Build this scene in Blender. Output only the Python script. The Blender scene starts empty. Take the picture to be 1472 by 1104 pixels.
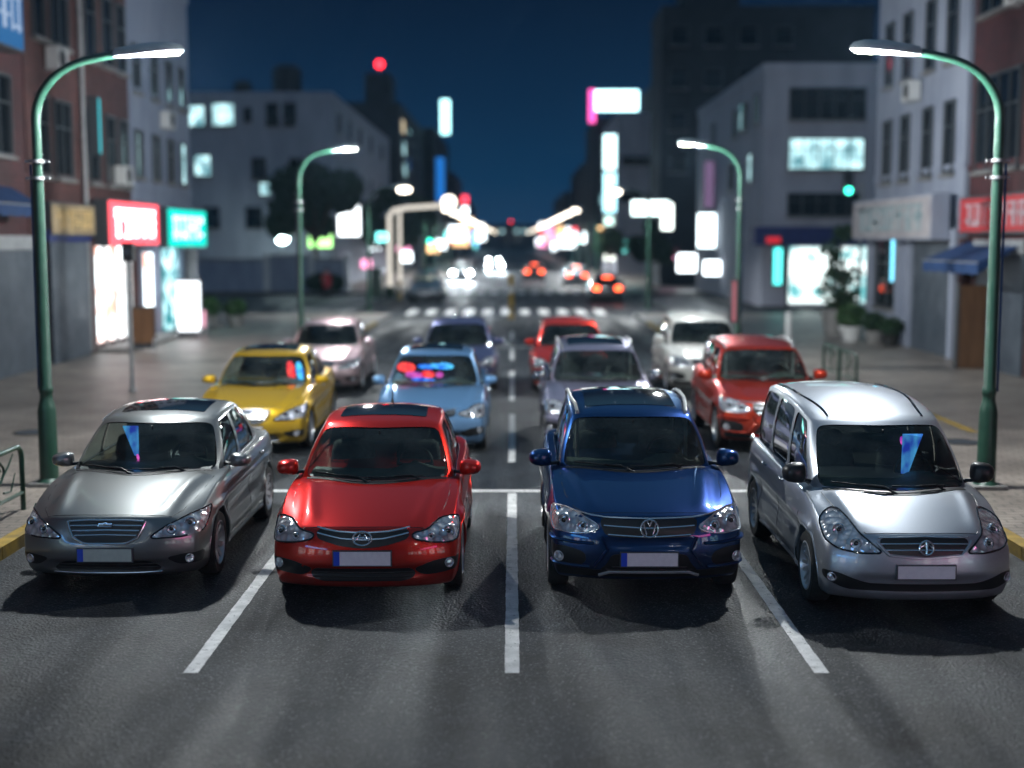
import bpy, bmesh, math, random
from mathutils import Vector, Matrix
from mathutils.bvhtree import BVHTree
from mathutils.geometry import delaunay_2d_cdt
random.seed(7)
PI = math.pi
R = math.radians
S = bpy.context.scene
COL = S.collection

# ------------------------------------------------------------ camera
CAMZ, PITCH, FPX = 3.43, R(6.2), 1900.0
cd = bpy.data.cameras.new('camera')
cam = bpy.data.objects.new('camera', cd)
COL.objects.link(cam)
cam.location = (0, 0, CAMZ)
cam.rotation_euler = (R(90) - PITCH, 0, 0)
cd.sensor_width = 36.0
cd.lens = FPX / 1472 * 36.0
cd.clip_start = 0.1
cd.clip_end = 3000
cd.dof.use_dof = True
cd.dof.focus_distance = 12.7
cd.dof.aperture_fstop = 0.50
S.camera = cam

# ------------------------------------------------------------ night sky
W = bpy.data.worlds.new('World')
S.world = W
W.use_nodes = True
nt = W.node_tree
nt.nodes.clear()
wo = nt.nodes.new('ShaderNodeOutputWorld')
bg = nt.nodes.new('ShaderNodeBackground')
tc = nt.nodes.new('ShaderNodeTexCoord')
sx = nt.nodes.new('ShaderNodeSeparateXYZ')
cr = nt.nodes.new('ShaderNodeValToRGB')
nt.links.new(tc.outputs['Generated'], sx.inputs[0])
nt.links.new(sx.outputs['Z'], cr.inputs[0])
nt.links.new(cr.outputs[0], bg.inputs['Color'])
nt.links.new(bg.outputs[0], wo.inputs['Surface'])
e = cr.color_ramp.elements
e[0].position = 0.0; e[0].color = (0.010, 0.040, 0.095, 1)
e[1].position = 1.0; e[1].color = (0.034, 0.092, 0.160, 1)
for p_, c_ in ((0.045, (0.002, 0.029, 0.078, 1)), (0.10, (0.0013, 0.018, 0.052, 1)), (0.17, (0.0012, 0.0095, 0.029, 1)), (0.24, (0.004, 0.012, 0.030, 1)), (0.45, (0.026, 0.078, 0.138, 1))):
    q = e.new(p_); q.color = c_
bg.inputs['Strength'].default_value = 1.0

# weak cool sun added to fill the car fronts, very soft
sd = bpy.data.lights.new('front_fill', 'SUN')
sd.energy = 0.05
sd.angle = R(20)
sd.color = (0.62, 0.78, 1.0)
so = bpy.data.objects.new('front_fill', sd)
COL.objects.link(so)
so.rotation_euler = (R(48), 0, R(-12))

S.view_settings.view_transform = 'Standard'
S.view_settings.look = 'None'
S.view_settings.exposure = 0.12
S.view_settings.gamma = 1.0
S.render.engine = 'CYCLES'
S.cycles.use_denoising = True
S.cycles.denoiser = 'OPENIMAGEDENOISE'
S.cycles.max_bounces = 7
S.cycles.diffuse_bounces = 2
S.cycles.glossy_bounces = 3
S.cycles.transmission_bounces = 4
S.cycles.transparent_max_bounces = 8
S.cycles.sample_clamp_indirect = 3.0
S.cycles.caustics_reflective = False
S.cycles.caustics_refractive = False
S.cycles.use_light_tree = True
S.cycles.use_adaptive_sampling = True
S.cycles.adaptive_threshold = 0.02


def at(u, v, d):
    """point at distance d ahead of the camera seen at photo pixel (u, v)"""
    t = (552 - v) / FPX
    dz = d * (t * math.cos(PITCH) - math.sin(PITCH)) / (math.cos(PITCH) + t * math.sin(PITCH))
    zc = d * math.cos(PITCH) - dz * math.sin(PITCH)
    return Vector(((u - 736) * zc / FPX, d, CAMZ + dz))


# ------------------------------------------------------------ materials
def pr(name, color=(.5, .5, .5), rough=.5, metal=0, coat=0, emit=None, es=0, spec=.5):
    m = bpy.data.materials.new(name)
    m.use_nodes = True
    b = m.node_tree.nodes['Principled BSDF']
    b.inputs['Base Color'].default_value = (*color, 1)
    b.inputs['Roughness'].default_value = rough
    b.inputs['Metallic'].default_value = metal
    b.inputs['Coat Weight'].default_value = coat
    b.inputs['Coat Roughness'].default_value = .04
    b.inputs['Specular IOR Level'].default_value = spec
    if emit:
        b.inputs['Emission Color'].default_value = (*emit, 1)
        b.inputs['Emission Strength'].default_value = es
    return m


def N(m, t, **kw):
    n = m.node_tree.nodes.new('ShaderNode' + t)
    for k, v in kw.items():
        if k[0] == '_':
            setattr(n, k[1:], v)
        else:
            n.inputs[k.replace('_', ' ')].default_value = v
    return n


def lk(m, a, b):
    m.node_tree.links.new(a, b)


def noisy(name, c1, c2, scale=4, rough=(.5, .8), bump=.1, detail=6, bscale=60, stretch=None, metal=0):
    """two-tone mottled surface with roughness variation and fine bump"""
    m = pr(name, c1, rough[0], metal)
    b = m.node_tree.nodes['Principled BSDF']
    tc = N(m, 'TexCoord')
    mp = N(m, 'Mapping')
    if stretch:
        mp.inputs['Scale'].default_value = stretch
    lk(m, tc.outputs['Object'], mp.inputs[0])
    n = N(m, 'TexNoise', Scale=scale, Detail=detail, Roughness=.6)
    lk(m, mp.outputs[0], n.inputs['Vector'])
    r = N(m, 'ValToRGB')
    r.color_ramp.elements[0].position = .34
    r.color_ramp.elements[1].position = .68
    r.color_ramp.elements[0].color = (*c1, 1)
    r.color_ramp.elements[1].color = (*c2, 1)
    lk(m, n.outputs[0], r.inputs[0])
    lk(m, r.outputs[0], b.inputs['Base Color'])
    mr = N(m, 'MapRange')
    mr.inputs[1].default_value = .3
    mr.inputs[2].default_value = .7
    mr.inputs[3].default_value = rough[0]
    mr.inputs[4].default_value = rough[1]
    n2 = N(m, 'TexNoise', Scale=scale * .6, Detail=3)
    lk(m, tc.outputs['Object'], n2.inputs['Vector'])
    lk(m, n2.outputs[0], mr.inputs[0])
    lk(m, mr.outputs[0], b.inputs['Roughness'])
    if bump:
        n3 = N(m, 'TexNoise', Scale=bscale, Detail=3)
        lk(m, tc.outputs['Object'], n3.inputs['Vector'])
        bp = N(m, 'Bump', Strength=bump, Distance=.02)
        lk(m, n3.outputs[0], bp.inputs['Height'])
        lk(m, bp.outputs[0], b.inputs['Normal'])
    return m


def asphalt():
    m = pr('asphalt', (.04, .04, .04), .7, spec=.35)
    b = m.node_tree.nodes['Principled BSDF']
    tc = N(m, 'TexCoord')
    fine = N(m, 'TexNoise', Scale=34, Detail=6, Roughness=.85)
    grit = N(m, 'TexVoronoi', Scale=38)
    big = N(m, 'TexNoise', Scale=.55, Detail=5, Roughness=.6)
    mp = N(m, 'Mapping'); mp.inputs['Scale'].default_value = (2.6, .25, 1)
    lk(m, tc.outputs['Object'], mp.inputs[0])
    trk = N(m, 'TexNoise', Scale=.5, Detail=3)
    lk(m, mp.outputs[0], trk.inputs['Vector'])
    for n in (fine, grit, big):
        lk(m, tc.outputs['Object'], n.inputs['Vector'])
    r1 = N(m, 'ValToRGB')
    r1.color_ramp.elements[0].position = .30; r1.color_ramp.elements[0].color = (.008, .009, .011, 1)
    r1.color_ramp.elements[1].position = .72; r1.color_ramp.elements[1].color = (.036, .042, .050, 1)
    lk(m, fine.outputs[0], r1.inputs[0])
    r2 = N(m, 'ValToRGB')
    r2.color_ramp.elements[0].position = .32; r2.color_ramp.elements[0].color = (.24, .245, .26, 1)
    r2.color_ramp.elements[1].position = .66; r2.color_ramp.elements[1].color = (1.5, 1.48, 1.45, 1)
    lk(m, big.outputs[0], r2.inputs[0])
    mx = N(m, 'MixRGB', _blend_type='MULTIPLY', Fac=1)
    lk(m, r1.outputs[0], mx.inputs[1]); lk(m, r2.outputs[0], mx.inputs[2])
    # pale aggregate stones
    ag = N(m, 'TexVoronoi', Scale=75)
    lk(m, tc.outputs['Object'], ag.inputs['Vector'])
    ra = N(m, 'ValToRGB')
    ra.color_ramp.elements[0].position = .74; ra.color_ramp.elements[0].color = (0, 0, 0, 1)
    ra.color_ramp.elements[1].position = .92; ra.color_ramp.elements[1].color = (.13, .135, .14, 1)
    lk(m, ag.outputs['Color'], ra.inputs[0])
    ax = N(m, 'MixRGB', _blend_type='ADD', Fac=1)
    lk(m, mx.outputs[0], ax.inputs[1]); lk(m, ra.outputs[0], ax.inputs[2])
    mx = ax
    # fine cracks
    cv = N(m, 'TexVoronoi', _feature='DISTANCE_TO_EDGE', Scale=.33)
    wn = N(m, 'TexNoise', Scale=1.6, Detail=5)
    ad = N(m, 'MixRGB', _blend_type='ADD', Fac=.9)
    lk(m, tc.outputs['Object'], wn.inputs['Vector'])
    lk(m, tc.outputs['Object'], ad.inputs[1]); lk(m, wn.outputs['Color'], ad.inputs[2])
    lk(m, ad.outputs[0], cv.inputs['Vector'])
    r3 = N(m, 'ValToRGB')
    r3.color_ramp.elements[0].position = .0; r3.color_ramp.elements[0].color = (.35, .35, .35, 1)
    r3.color_ramp.elements[1].position = .006; r3.color_ramp.elements[1].color = (1, 1, 1, 1)
    lk(m, cv.outputs['Distance'], r3.inputs[0])
    mx2 = N(m, 'MixRGB', _blend_type='MULTIPLY', Fac=.75)
    lk(m, mx.outputs[0], mx2.inputs[1]); lk(m, r3.outputs[0], mx2.inputs[2])
    # oil stains and darker worn patches
    on = N(m, 'TexNoise', Scale=1.1, Detail=4, Roughness=.55, Distortion=.6); lk(m, tc.outputs['Object'], on.inputs['Vector'])
    ro = N(m, 'ValToRGB')
    ro.color_ramp.elements[0].position = .36; ro.color_ramp.elements[0].color = (.38, .38, .40, 1)
    ro.color_ramp.elements[1].position = .47; ro.color_ramp.elements[1].color = (1, 1, 1, 1)
    lk(m, on.outputs[0], ro.inputs[0])
    mx3 = N(m, 'MixRGB', _blend_type='MULTIPLY', Fac=.8)
    lk(m, mx2.outputs[0], mx3.inputs[1]); lk(m, ro.outputs[0], mx3.inputs[2])
    lk(m, mx3.outputs[0], b.inputs['Base Color'])
    mr = N(m, 'MapRange'); mr.inputs[1].default_value = .35; mr.inputs[2].default_value = .65
    mr.inputs[3].default_value = .40; mr.inputs[4].default_value = .78
    lk(m, trk.outputs[0], mr.inputs[0]); lk(m, mr.outputs[0], b.inputs['Roughness'])
    bp = N(m, 'Bump', Strength=.75, Distance=.012)
    lk(m, grit.outputs['Distance'], bp.inputs['Height'])
    bp2 = N(m, 'Bump', Strength=.6, Distance=.012)
    lk(m, fine.outputs[0], bp2.inputs['Height']); lk(m, bp.outputs[0], bp2.inputs['Normal'])
    lk(m, bp2.outputs[0], b.inputs['Normal'])
    return m


def bricky(name, c1, c2, mortar, scale=1, bw=.22, bh=.075, ms=.012, rough=.8, plane='yz', bump=.4, dirt=1.3):
    m = pr(name, c1, rough)
    b = m.node_tree.nodes['Principled BSDF']
    tc = N(m, 'TexCoord')
    sp = N(m, 'SeparateXYZ'); cb = N(m, 'CombineXYZ')
    lk(m, tc.outputs['Object'], sp.inputs[0])
    ax = {'x': 0, 'y': 1, 'z': 2}
    if plane == 'wall':
        ad = N(m, 'Math', _operation='ADD')
        lk(m, sp.outputs[0], ad.inputs[0]); lk(m, sp.outputs[1], ad.inputs[1])
        lk(m, ad.outputs[0], cb.inputs[0]); lk(m, sp.outputs[2], cb.inputs[1])
    else:
        lk(m, sp.outputs[ax[plane[0]]], cb.inputs[0]); lk(m, sp.outputs[ax[plane[1]]], cb.inputs[1])
    br = N(m, 'TexBrick', Scale=1 / scale, Mortar_Size=ms, Brick_Width=bw, Row_Height=bh)
    br.inputs['Color1'].default_value = (*c1, 1)
    br.inputs['Color2'].default_value = (*c2, 1)
    br.inputs['Mortar'].default_value = (*mortar, 1)
    lk(m, cb.outputs[0], br.inputs['Vector'])
    n = N(m, 'TexNoise', Scale=.7, Detail=6, Roughness=.7)
    lk(m, tc.outputs['Object'], n.inputs['Vector'])
    r2 = N(m, 'ValToRGB')
    r2.color_ramp.elements[0].position = .3; r2.color_ramp.elements[0].color = (.5, .5, .5, 1)
    r2.color_ramp.elements[1].position = .7; r2.color_ramp.elements[1].color = (dirt, dirt, dirt, 1)
    lk(m, n.outputs[0], r2.inputs[0])
    mx = N(m, 'MixRGB', _blend_type='MULTIPLY', Fac=1)
    lk(m, br.outputs['Color'], mx.inputs[1]); lk(m, r2.outputs[0], mx.inputs[2])
    lk(m, mx.outputs[0], b.inputs['Base Color'])
    bp = N(m, 'Bump', Strength=bump, Distance=.01); bp.invert = True
    lk(m, br.outputs['Fac'], bp.inputs['Height']); lk(m, bp.outputs[0], b.inputs['Normal'])
    return m


def carpaint(name, col, metal=.55, rough=.32):
    """metallic clear-coated paint; the back of the panel is dark trim"""
    m = pr(name, col, rough, metal, 1.0, spec=.12)
    t = m.node_tree
    b = t.nodes['Principled BSDF']
    b.inputs['Coat Roughness'].default_value = .025
    mxc = max(col)
    b.inputs['Specular Tint'].default_value = (*[(c / mxc) ** .5 * .75 for c in col], 1)
    tc = N(m, 'TexCoord')
    v = N(m, 'TexVoronoi', Scale=900)
    lk(m, tc.outputs['Object'], v.inputs['Vector'])
    mr = N(m, 'MapRange'); mr.inputs[3].default_value = .82; mr.inputs[4].default_value = 1.15
    hs = N(m, 'HueSaturation'); hs.inputs['Color'].default_value = (*col, 1)
    lk(m, v.outputs['Color'], mr.inputs[0]); lk(m, mr.outputs[0], hs.inputs['Value'])
    # road film on the lower panels
    sp = N(m, 'SeparateXYZ'); lk(m, tc.outputs['Object'], sp.inputs[0])
    zr = N(m, 'MapRange'); zr.inputs[1].default_value = .15; zr.inputs[2].default_value = .75; zr.inputs[3].default_value = .75; zr.inputs[4].default_value = .03
    lk(m, sp.outputs['Z'], zr.inputs[0])
    dn = N(m, 'TexNoise', Scale=5, Detail=7, Roughness=.7); lk(m, tc.outputs['Object'], dn.inputs['Vector'])
    ml = N(m, 'Math', _operation='MULTIPLY'); lk(m, zr.outputs[0], ml.inputs[0]); lk(m, dn.outputs[0], ml.inputs[1])
    dm = N(m, 'MixRGB'); dm.inputs[2].default_value = (.10, .095, .085, 1)
    lk(m, ml.outputs[0], dm.inputs[0]); lk(m, hs.outputs[0], dm.inputs[1]); lk(m, dm.outputs[0], b.inputs['Base Color'])
    iv = N(m, 'MapRange'); iv.inputs[1].default_value = 0; iv.inputs[2].default_value = .5; iv.inputs[3].default_value = 1; iv.inputs[4].default_value = .35
    lk(m, ml.outputs[0], iv.inputs[0]); lk(m, iv.outputs[0], b.inputs['Coat Weight'])
    # slight orange peel and dust
    n = N(m, 'TexNoise', Scale=6, Detail=5)
    lk(m, tc.outputs['Object'], n.inputs['Vector'])
    m2 = N(m, 'MapRange'); m2.inputs[3].default_value = .015; m2.inputs[4].default_value = .10
    lk(m, n.outputs[0], m2.inputs[0]); lk(m, m2.outputs[0], b.inputs['Coat Roughness'])
    g = N(m, 'NewGeometry')
    d = N(m, 'BsdfDiffuse'); d.inputs['Color'].default_value = (.03, .03, .03, 1)
    mix = N(m, 'MixShader')
    lk(m, g.outputs['Backfacing'], mix.inputs[0])
    lk(m, b.outputs[0], mix.inputs[1]); lk(m, d.outputs[0], mix.inputs[2])
    lk(m, mix.outputs[0], t.nodes['Material Output'].inputs['Surface'])
    return m


def glassmat(name, tint=(.55, .62, .58), refl=1.45, ro=.01):
    m = bpy.data.materials.new(name); m.use_nodes = True
    t = m.node_tree; t.nodes.clear()
    o = N(m, 'OutputMaterial')
    tr = N(m, 'BsdfTransparent'); tr.inputs['Color'].default_value = (*tint, 1)
    gl = N(m, 'BsdfGlossy'); gl.inputs['Roughness'].default_value = ro
    df = N(m, 'BsdfDiffuse'); df.inputs['Color'].default_value = (.25, .3, .3, 1)
    fr = N(m, 'Fresnel', IOR=refl)
    tc = N(m, 'TexCoord'); n = N(m, 'TexNoise', Scale=2.5, Detail=5)
    lk(m, tc.outputs['Object'], n.inputs['Vector'])
    mr = N(m, 'MapRange'); mr.inputs[1].default_value = .4; mr.inputs[2].default_value = .8
    mr.inputs[3].default_value = .015; mr.inputs[4].default_value = .13
    lk(m, n.outputs[0], mr.inputs[0])
    dm = N(m, 'MixShader'); lk(m, mr.outputs[0], dm.inputs[0])
    lk(m, tr.outputs[0], dm.inputs[1]); lk(m, df.outputs[0], dm.inputs[2])
    mx = N(m, 'MixShader'); lk(m, fr.outputs[0], mx.inputs[0])
    lk(m, dm.outputs[0], mx.inputs[1]); lk(m, gl.outputs[0], mx.inputs[2])
    lk(m, mx.outputs[0], o.inputs['Surface'])
    return m


def glow(name, col, s, col2=None, scale=3, ratio=(1, 1, 1), lo=.35, hi=.6):
    """light-emitting face; with col2 it has patches (shelves, posters, people) in it"""
    m = bpy.data.materials.new(name); m.use_nodes = True
    t = m.node_tree; t.nodes.clear()
    o = N(m, 'OutputMaterial'); em = N(m, 'Emission', Strength=s)
    em.inputs['Color'].default_value = (*col, 1)
    if col2:
        tc = N(m, 'TexCoord'); mp = N(m, 'Mapping'); mp.inputs['Scale'].default_value = ratio
        v = N(m, 'TexNoise', Scale=scale, Detail=2)
        lk(m, tc.outputs['Object'], mp.inputs[0]); lk(m, mp.outputs[0], v.inputs['Vector'])
        r = N(m, 'ValToRGB')
        r.color_ramp.elements[0].position = lo; r.color_ramp.elements[0].color = (*col2, 1)
        r.color_ramp.elements[1].position = hi; r.color_ramp.elements[1].color = (*col, 1)
        lk(m, v.outputs[0], r.inputs[0]); lk(m, r.outputs[0], em.inputs['Color'])
    lk(m, em.outputs[0], o.inputs['Surface'])
    m.cycles.emission_sampling = 'FRONT' if s > 1 else 'AUTO'
    return m


def lampglass(name):
    """headlamp reflector: bright faceted metal under a clear cover"""
    m = pr(name, (.85, .87, .9), .16, .55, 1)
    b = m.node_tree.nodes['Principled BSDF']
    tc = N(m, 'TexCoord')
    v = N(m, 'TexVoronoi', Scale=15, _feature='F1')
    lk(m, tc.outputs['Object'], v.inputs['Vector'])
    r = N(m, 'ValToRGB')
    r.color_ramp.elements[0].position = .1; r.color_ramp.elements[0].color = (.9, .92, .95, 1)
    r.color_ramp.elements[1].position = .75; r.color_ramp.elements[1].color = (.36, .38, .42, 1)
    lk(m, v.outputs['Distance'], r.inputs[0]); lk(m, r.outputs[0], b.inputs['Base Color'])
    bp = N(m, 'Bump', Strength=.6, Distance=.03)
    lk(m, v.outputs['Distance'], bp.inputs['Height']); lk(m, bp.outputs[0], b.inputs['Normal'])
    return m


M = {}
M['asphalt'] = asphalt()
M['line'] = noisy('road_paint', (.50, .50, .49), (.80, .79, .78), 6, (.5, .7), .3, 8, 70)
_m = M['line']; _b = _m.node_tree.nodes['Principled BSDF']; _s = _b.inputs['Base Color'].links[0].from_socket
_t = N(_m, 'TexCoord'); _n = N(_m, 'TexNoise', Scale=15, Detail=8, Roughness=.8); lk(_m, _t.outputs['Object'], _n.inputs['Vector'])
_r = N(_m, 'ValToRGB'); _r.color_ramp.elements[0].position = .36; _r.color_ramp.elements[1].position = .44
_x = N(_m, 'MixRGB'); _x.inputs[1].default_value = (.05, .05, .052, 1)      # chips down to the asphalt
lk(_m, _n.outputs[0], _r.inputs[0]); lk(_m, _r.outputs[0], _x.inputs[0]); lk(_m, _s, _x.inputs[2]); lk(_m, _x.outputs[0], _b.inputs['Base Color'])
M['yline'] = noisy('yellow_paint', (.16, .11, .04), (.55, .34, .03), 3, (.5, .8), .3, 8, 70)
M['kerb'] = noisy('kerb_stone', (.16, .155, .15), (.28, .27, .26), 5)
M['paving'] = bricky('paving', (.33, .28, .24), (.25, .215, .185), (.10, .09, .08), 1, .30, .15, .012, .46, 'xy', .5)
M['ground'] = noisy('ground', (.03, .03, .03), (.06, .06, .058), 2)
M['black'] = pr('black_plastic', (.012, .012, .013), .38)
M['gloss'] = pr('gloss_black', (.006, .006, .007), .06, 0, 1)
M['rubber'] = noisy('rubber', (.012, .012, .012), (.025, .025, .024), 20, (.7, .9), .2)
M['chrome'] = pr('chrome', (.80, .83, .87), .20, .85)
M['rim'] = pr('alloy', (.60, .61, .63), .32, .55, .5)
M['glass'] = glassmat('car_glass', (.62, .70, .66))
M['tint'] = glassmat('tinted_glass', (.10, .12, .13), 1.6)
M['lampg'] = lampglass('headlamp')
M['plate'] = noisy('number_plate', (.66, .64, .68), (.74, .72, .75), 20, (.35, .5), 0)
M['plateg'] = noisy('plate_greenish', (.38, .46, .42), (.44, .52, .47), 20, (.35, .5), 0)
M['pblue'] = pr('plate_blue', (.02, .07, .55), .35)
M['dash'] = noisy('dash_vinyl', (.10, .125, .115), (.14, .165, .15), 30, (.5, .6), .1)
M['seat'] = noisy('seat_cloth', (.05, .055, .055), (.085, .09, .09), 30, (.8, .9), .2)
M['green'] = noisy('green_enamel', (.012, .048, .032), (.02, .068, .045), 5, (.28, .45), .12, 6, 25)
M['head'] = noisy('lamp_casing', (.36, .43, .44), (.46, .52, .53), 6, (.3, .5), .05)
M['lens'] = glow('lamp_lens', (1, .93, .80), 45)
M['lens2'] = glow('far_lamp_lens', (1, .90, .76), 7)
M['brick'] = bricky('brick', (.135, .045, .038), (.09, .03, .028), (.075, .055, .055), 1, .22, .075, .012, .85, 'wall')
M['brick2'] = bricky('dark_red_tile', (.10, .025, .028), (.07, .02, .024), (.04, .03, .03), 1, .30, .1, .01, .6, 'wall')
M['stucco'] = noisy('grey_stucco', (.24, .28, .38), (.34, .38, .48), 1.2, (.7, .9), .15, 8, 40, (1, 1, .35))
M['stucco2'] = noisy('pale_stucco', (.25, .28, .36), (.35, .38, .46), 1.2, (.7, .9), .15, 8, 40, (1, 1, .3))
M['conc'] = noisy('concrete', (.32, .33, .40), (.44, .45, .52), 1, (.7, .9), .15, 8, 40, (1, 1, .3))
M['dark'] = noisy('dark_render', (.035, .045, .06), (.06, .07, .09), 1, (.7, .9), .1)
M['darker'] = noisy('dark_tower_wall', (.02, .028, .038), (.035, .042, .055), 1, (.7, .9), .1)
M['pane'] = pr('window_pane', (.008, .012, .016), .07, 0, 0, spec=.8)
M['frame'] = pr('window_frame', (.08, .09, .10), .4, .3)
M['litc'] = glow('lit_window_cool', (.60, .95, 1), 1.5, (.08, .22, .26), 1.3, (1, 1, .8))
M['litw'] = glow('lit_window_warm', (1, .88, .62), 1.6, (.35, .22, .1), 1.4)
M['shop'] = glow('shop_interior_light', (.86, .96, 1), 3.6, (.55, .26, .18), 1.1, (1, 1, 1.4), .36, .52)
M['shopc'] = glow('shop_interior_cool', (.62, .95, 1), 2.4, (.02, .14, .16), 1.1, (1, 1, 1.2), .38, .6)
M['shut'] = noisy('shutter_metal', (.05, .065, .085), (.09, .11, .135), 2, (.4, .6), .1)
M['steel'] = noisy('galvanised', (.28, .29, .30), (.40, .41, .42), 6, (.35, .55), .1, metal=.4)
M['bluecloth'] = noisy('blue_canvas', (.008, .035, .11), (.015, .055, .17), 3, (.8, .9), .1)
M['navy'] = noisy('navy_fascia', (.01, .02, .12), (.02, .035, .18), 3, (.4, .6), .1)
M['bark'] = noisy('bark', (.05, .035, .025), (.10, .07, .05), 8, (.8, .95), .5)
M['leaf'] = noisy('leaf', (.02, .06, .018), (.05, .12, .03), 3, (.4, .6), 0)
M['leafd'] = noisy('leaf_dark', (.010, .032, .016), (.025, .065, .025), 3, (.5, .7), 0)
M['white'] = noisy('white_paint', (.55, .55, .55), (.72, .72, .70), 3, (.4, .6), .08)
M['tan'] = noisy('tan_board', (.30, .21, .12), (.50, .38, .22), 2, (.5, .7))
M['wood'] = noisy('brown_board', (.16, .075, .035), (.26, .13, .06), 2, (.5, .7), .15, 6, 30, (6, 6, .5))


def sign(name, col, s):
    if name not in M:
        M[name] = glow(name, col, s)
    return M[name]


# ------------------------------------------------------------ mesh helpers
class MB:
    def __init__(s):
        s.v = []; s.f = []; s.m = []

    def add(s, vs, fs, mi=0):
        o = len(s.v)
        s.v += [tuple(v) for v in vs]
        for f in fs:
            s.f.append([i + o for i in f]); s.m.append(mi)
        return s

    def box(s, a, b, mi=0, tf=None):
        x0, y0, z0 = a; x1, y1, z1 = b
        vs = [(x0, y0, z0), (x1, y0, z0), (x1, y1, z0), (x0, y1, z0), (x0, y0, z1), (x1, y0, z1), (x1, y1, z1), (x0, y1, z1)]
        if tf:
            vs = [tf @ Vector(v) for v in vs]
        s.add(vs, [(0, 3, 2, 1), (4, 5, 6, 7), (0, 1, 5, 4), (1, 2, 6, 5), (2, 3, 7, 6), (3, 0, 4, 7)], mi)
        return s

    def tube(s, pts, r, n=8, mi=0, cap=True, flat=1.0):
        pts = [Vector(p) for p in pts]
        rs = r if isinstance(r, (list, tuple)) else [r] * len(pts)
        vs = []; fs = []
        up = None
        for i, p in enumerate(pts):
            d = (pts[min(i + 1, len(pts) - 1)] - pts[max(i - 1, 0)]).normalized()
            if up is None:
                up = Vector((0, 0, 1)) if abs(d.z) < .9 else Vector((1, 0, 0))
            a = d.cross(up).normalized(); b = a.cross(d).normalized(); up = b
            for k in range(n):
                t = 2 * PI * k / n
                vs.append(p + a * math.cos(t) * rs[i] + b * math.sin(t) * rs[i] * flat)
        for i in range(len(pts) - 1):
            for k in range(n):
                k2 = (k + 1) % n
                fs.append((i * n + k, i * n + k2, (i + 1) * n + k2, (i + 1) * n + k))
        if cap:
            fs.append(tuple(range(n))[::-1]); fs.append(tuple(range((len(pts) - 1) * n, len(pts) * n)))
        s.add(vs, fs, mi)
        return s

    def lathe(s, prof, n=16, mi=0, tf=None, close=False):
        """prof: (r, z) pairs around z"""
        vs = []; fs = []
        for r, z in prof:
            for k in range(n):
                t = 2 * PI * k / n
                vs.append(Vector((r * math.cos(t), r * math.sin(t), z)))
        m = len(prof)
        for i in range(m if close else m - 1):
            for k in range(n):
                k2 = (k + 1) % n
                j = (i + 1) % m
                fs.append((i * n + k, i * n + k2, j * n + k2, j * n + k))
        if not close:
            fs.append(tuple(range(n))[::-1]); fs.append(tuple(range((m - 1) * n, m * n)))
        if tf:
            vs = [tf @ v for v in vs]
        s.add(vs, fs, mi)
        return s

    def grid(s, rows, mi=0, closed=False):
        n = len(rows[0]); vs = [p for r in rows for p in r]; fs = []
        for i in range(len(rows) - 1):
            for k in range(n if closed else n - 1):
                k2 = (k + 1) % n
                fs.append((i * n + k, i * n + k2, (i + 1) * n + k2, (i + 1) * n + k))
        s.add(vs, fs, mi)
        return s

    def ell(s, c, r, nu=12, nv=8, mi=0, tf=None, ex=1.0):
        prof = []
        for i in range(1, nv):
            t = PI * i / nv
            prof.append((math.sin(t) ** ex, -math.cos(t)))
        T = Matrix.Translation(Vector(c)) @ (tf or Matrix.Identity(4)) @ Matrix.Diagonal((*r, 1))
        return s.lathe(prof, nu, mi, T)

    def mesh(s, name, mats, smooth=40):
        me = bpy.data.meshes.new(name)
        me.from_pydata(s.v, [], s.f)
        for m in (mats if isinstance(mats, (list, tuple)) else [mats]):
            me.materials.append(m)
        me.polygons.foreach_set('material_index', s.m)
        if smooth:
            me.polygons.foreach_set('use_smooth', [True] * len(s.f))
            me.update()
            me.set_sharp_from_angle(angle=R(smooth))
        me.update()
        return me

    def build(s, name, mats, parent=None, smooth=40):
        return link(name, s.mesh(name, mats, smooth), parent)


def link(name, me, parent=None):
    o = bpy.data.objects.new(name, me)
    COL.objects.link(o)
    o.parent = parent
    return o


def tag(o, label=None, cat=None, group=None, kind=None):
    if label: o['label'] = label
    if cat: o['category'] = cat
    if group: o['group'] = group
    if kind: o['kind'] = kind
    return o


def empty(name, loc, label, cat, group=None, rz=0):
    o = bpy.data.objects.new(name, None)
    COL.objects.link(o)
    o.location = loc; o.rotation_euler = (0, 0, rz)
    o.empty_display_size = .3
    return tag(o, label, cat, group)


def tree_copy(o, parent=None):
    c = o.copy(); COL.objects.link(c); c.parent = parent
    for ch in o.children:
        tree_copy(ch, c)
    return c


def lerp(a, b, t):
    return a + (b - a) * t


def interp(tab, x):
    if x <= tab[0][0]: return tab[0][1]
    for (a, fa), (b, fb) in zip(tab, tab[1:]):
        if x <= b:
            return fa + (fb - fa) * (x - a) / (b - a)
    return tab[-1][1]


def sstep(a, b, x):
    t = max(0, min(1, (x - a) / (b - a)))
    return t * t * (3 - 2 * t)


# ------------------------------------------------------------ cars
def inside(poly, x, y):
    c = False
    j = len(poly) - 1
    for i in range(len(poly)):
        xi, yi = poly[i]; xj, yj = poly[j]
        if (yi > y) != (yj > y) and x < (xj - xi) * (y - yi) / (yj - yi) + xi:
            c = not c
        j = i
    return c


def round_poly(pts, n=2, rad=.03):
    """corner cutting with a limited radius"""
    for _ in range(n):
        q = []
        for i in range(len(pts)):
            a = pts[i]; b = pts[(i + 1) % len(pts)]
            f = min(.25, rad / max(1e-6, math.dist(a, b)))
            q.append((a[0] * (1 - f) + b[0] * f, a[1] * (1 - f) + b[1] * f))
            q.append((a[0] * f + b[0] * (1 - f), a[1] * f + b[1] * (1 - f)))
        pts = q
        rad *= .4
    return pts


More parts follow.
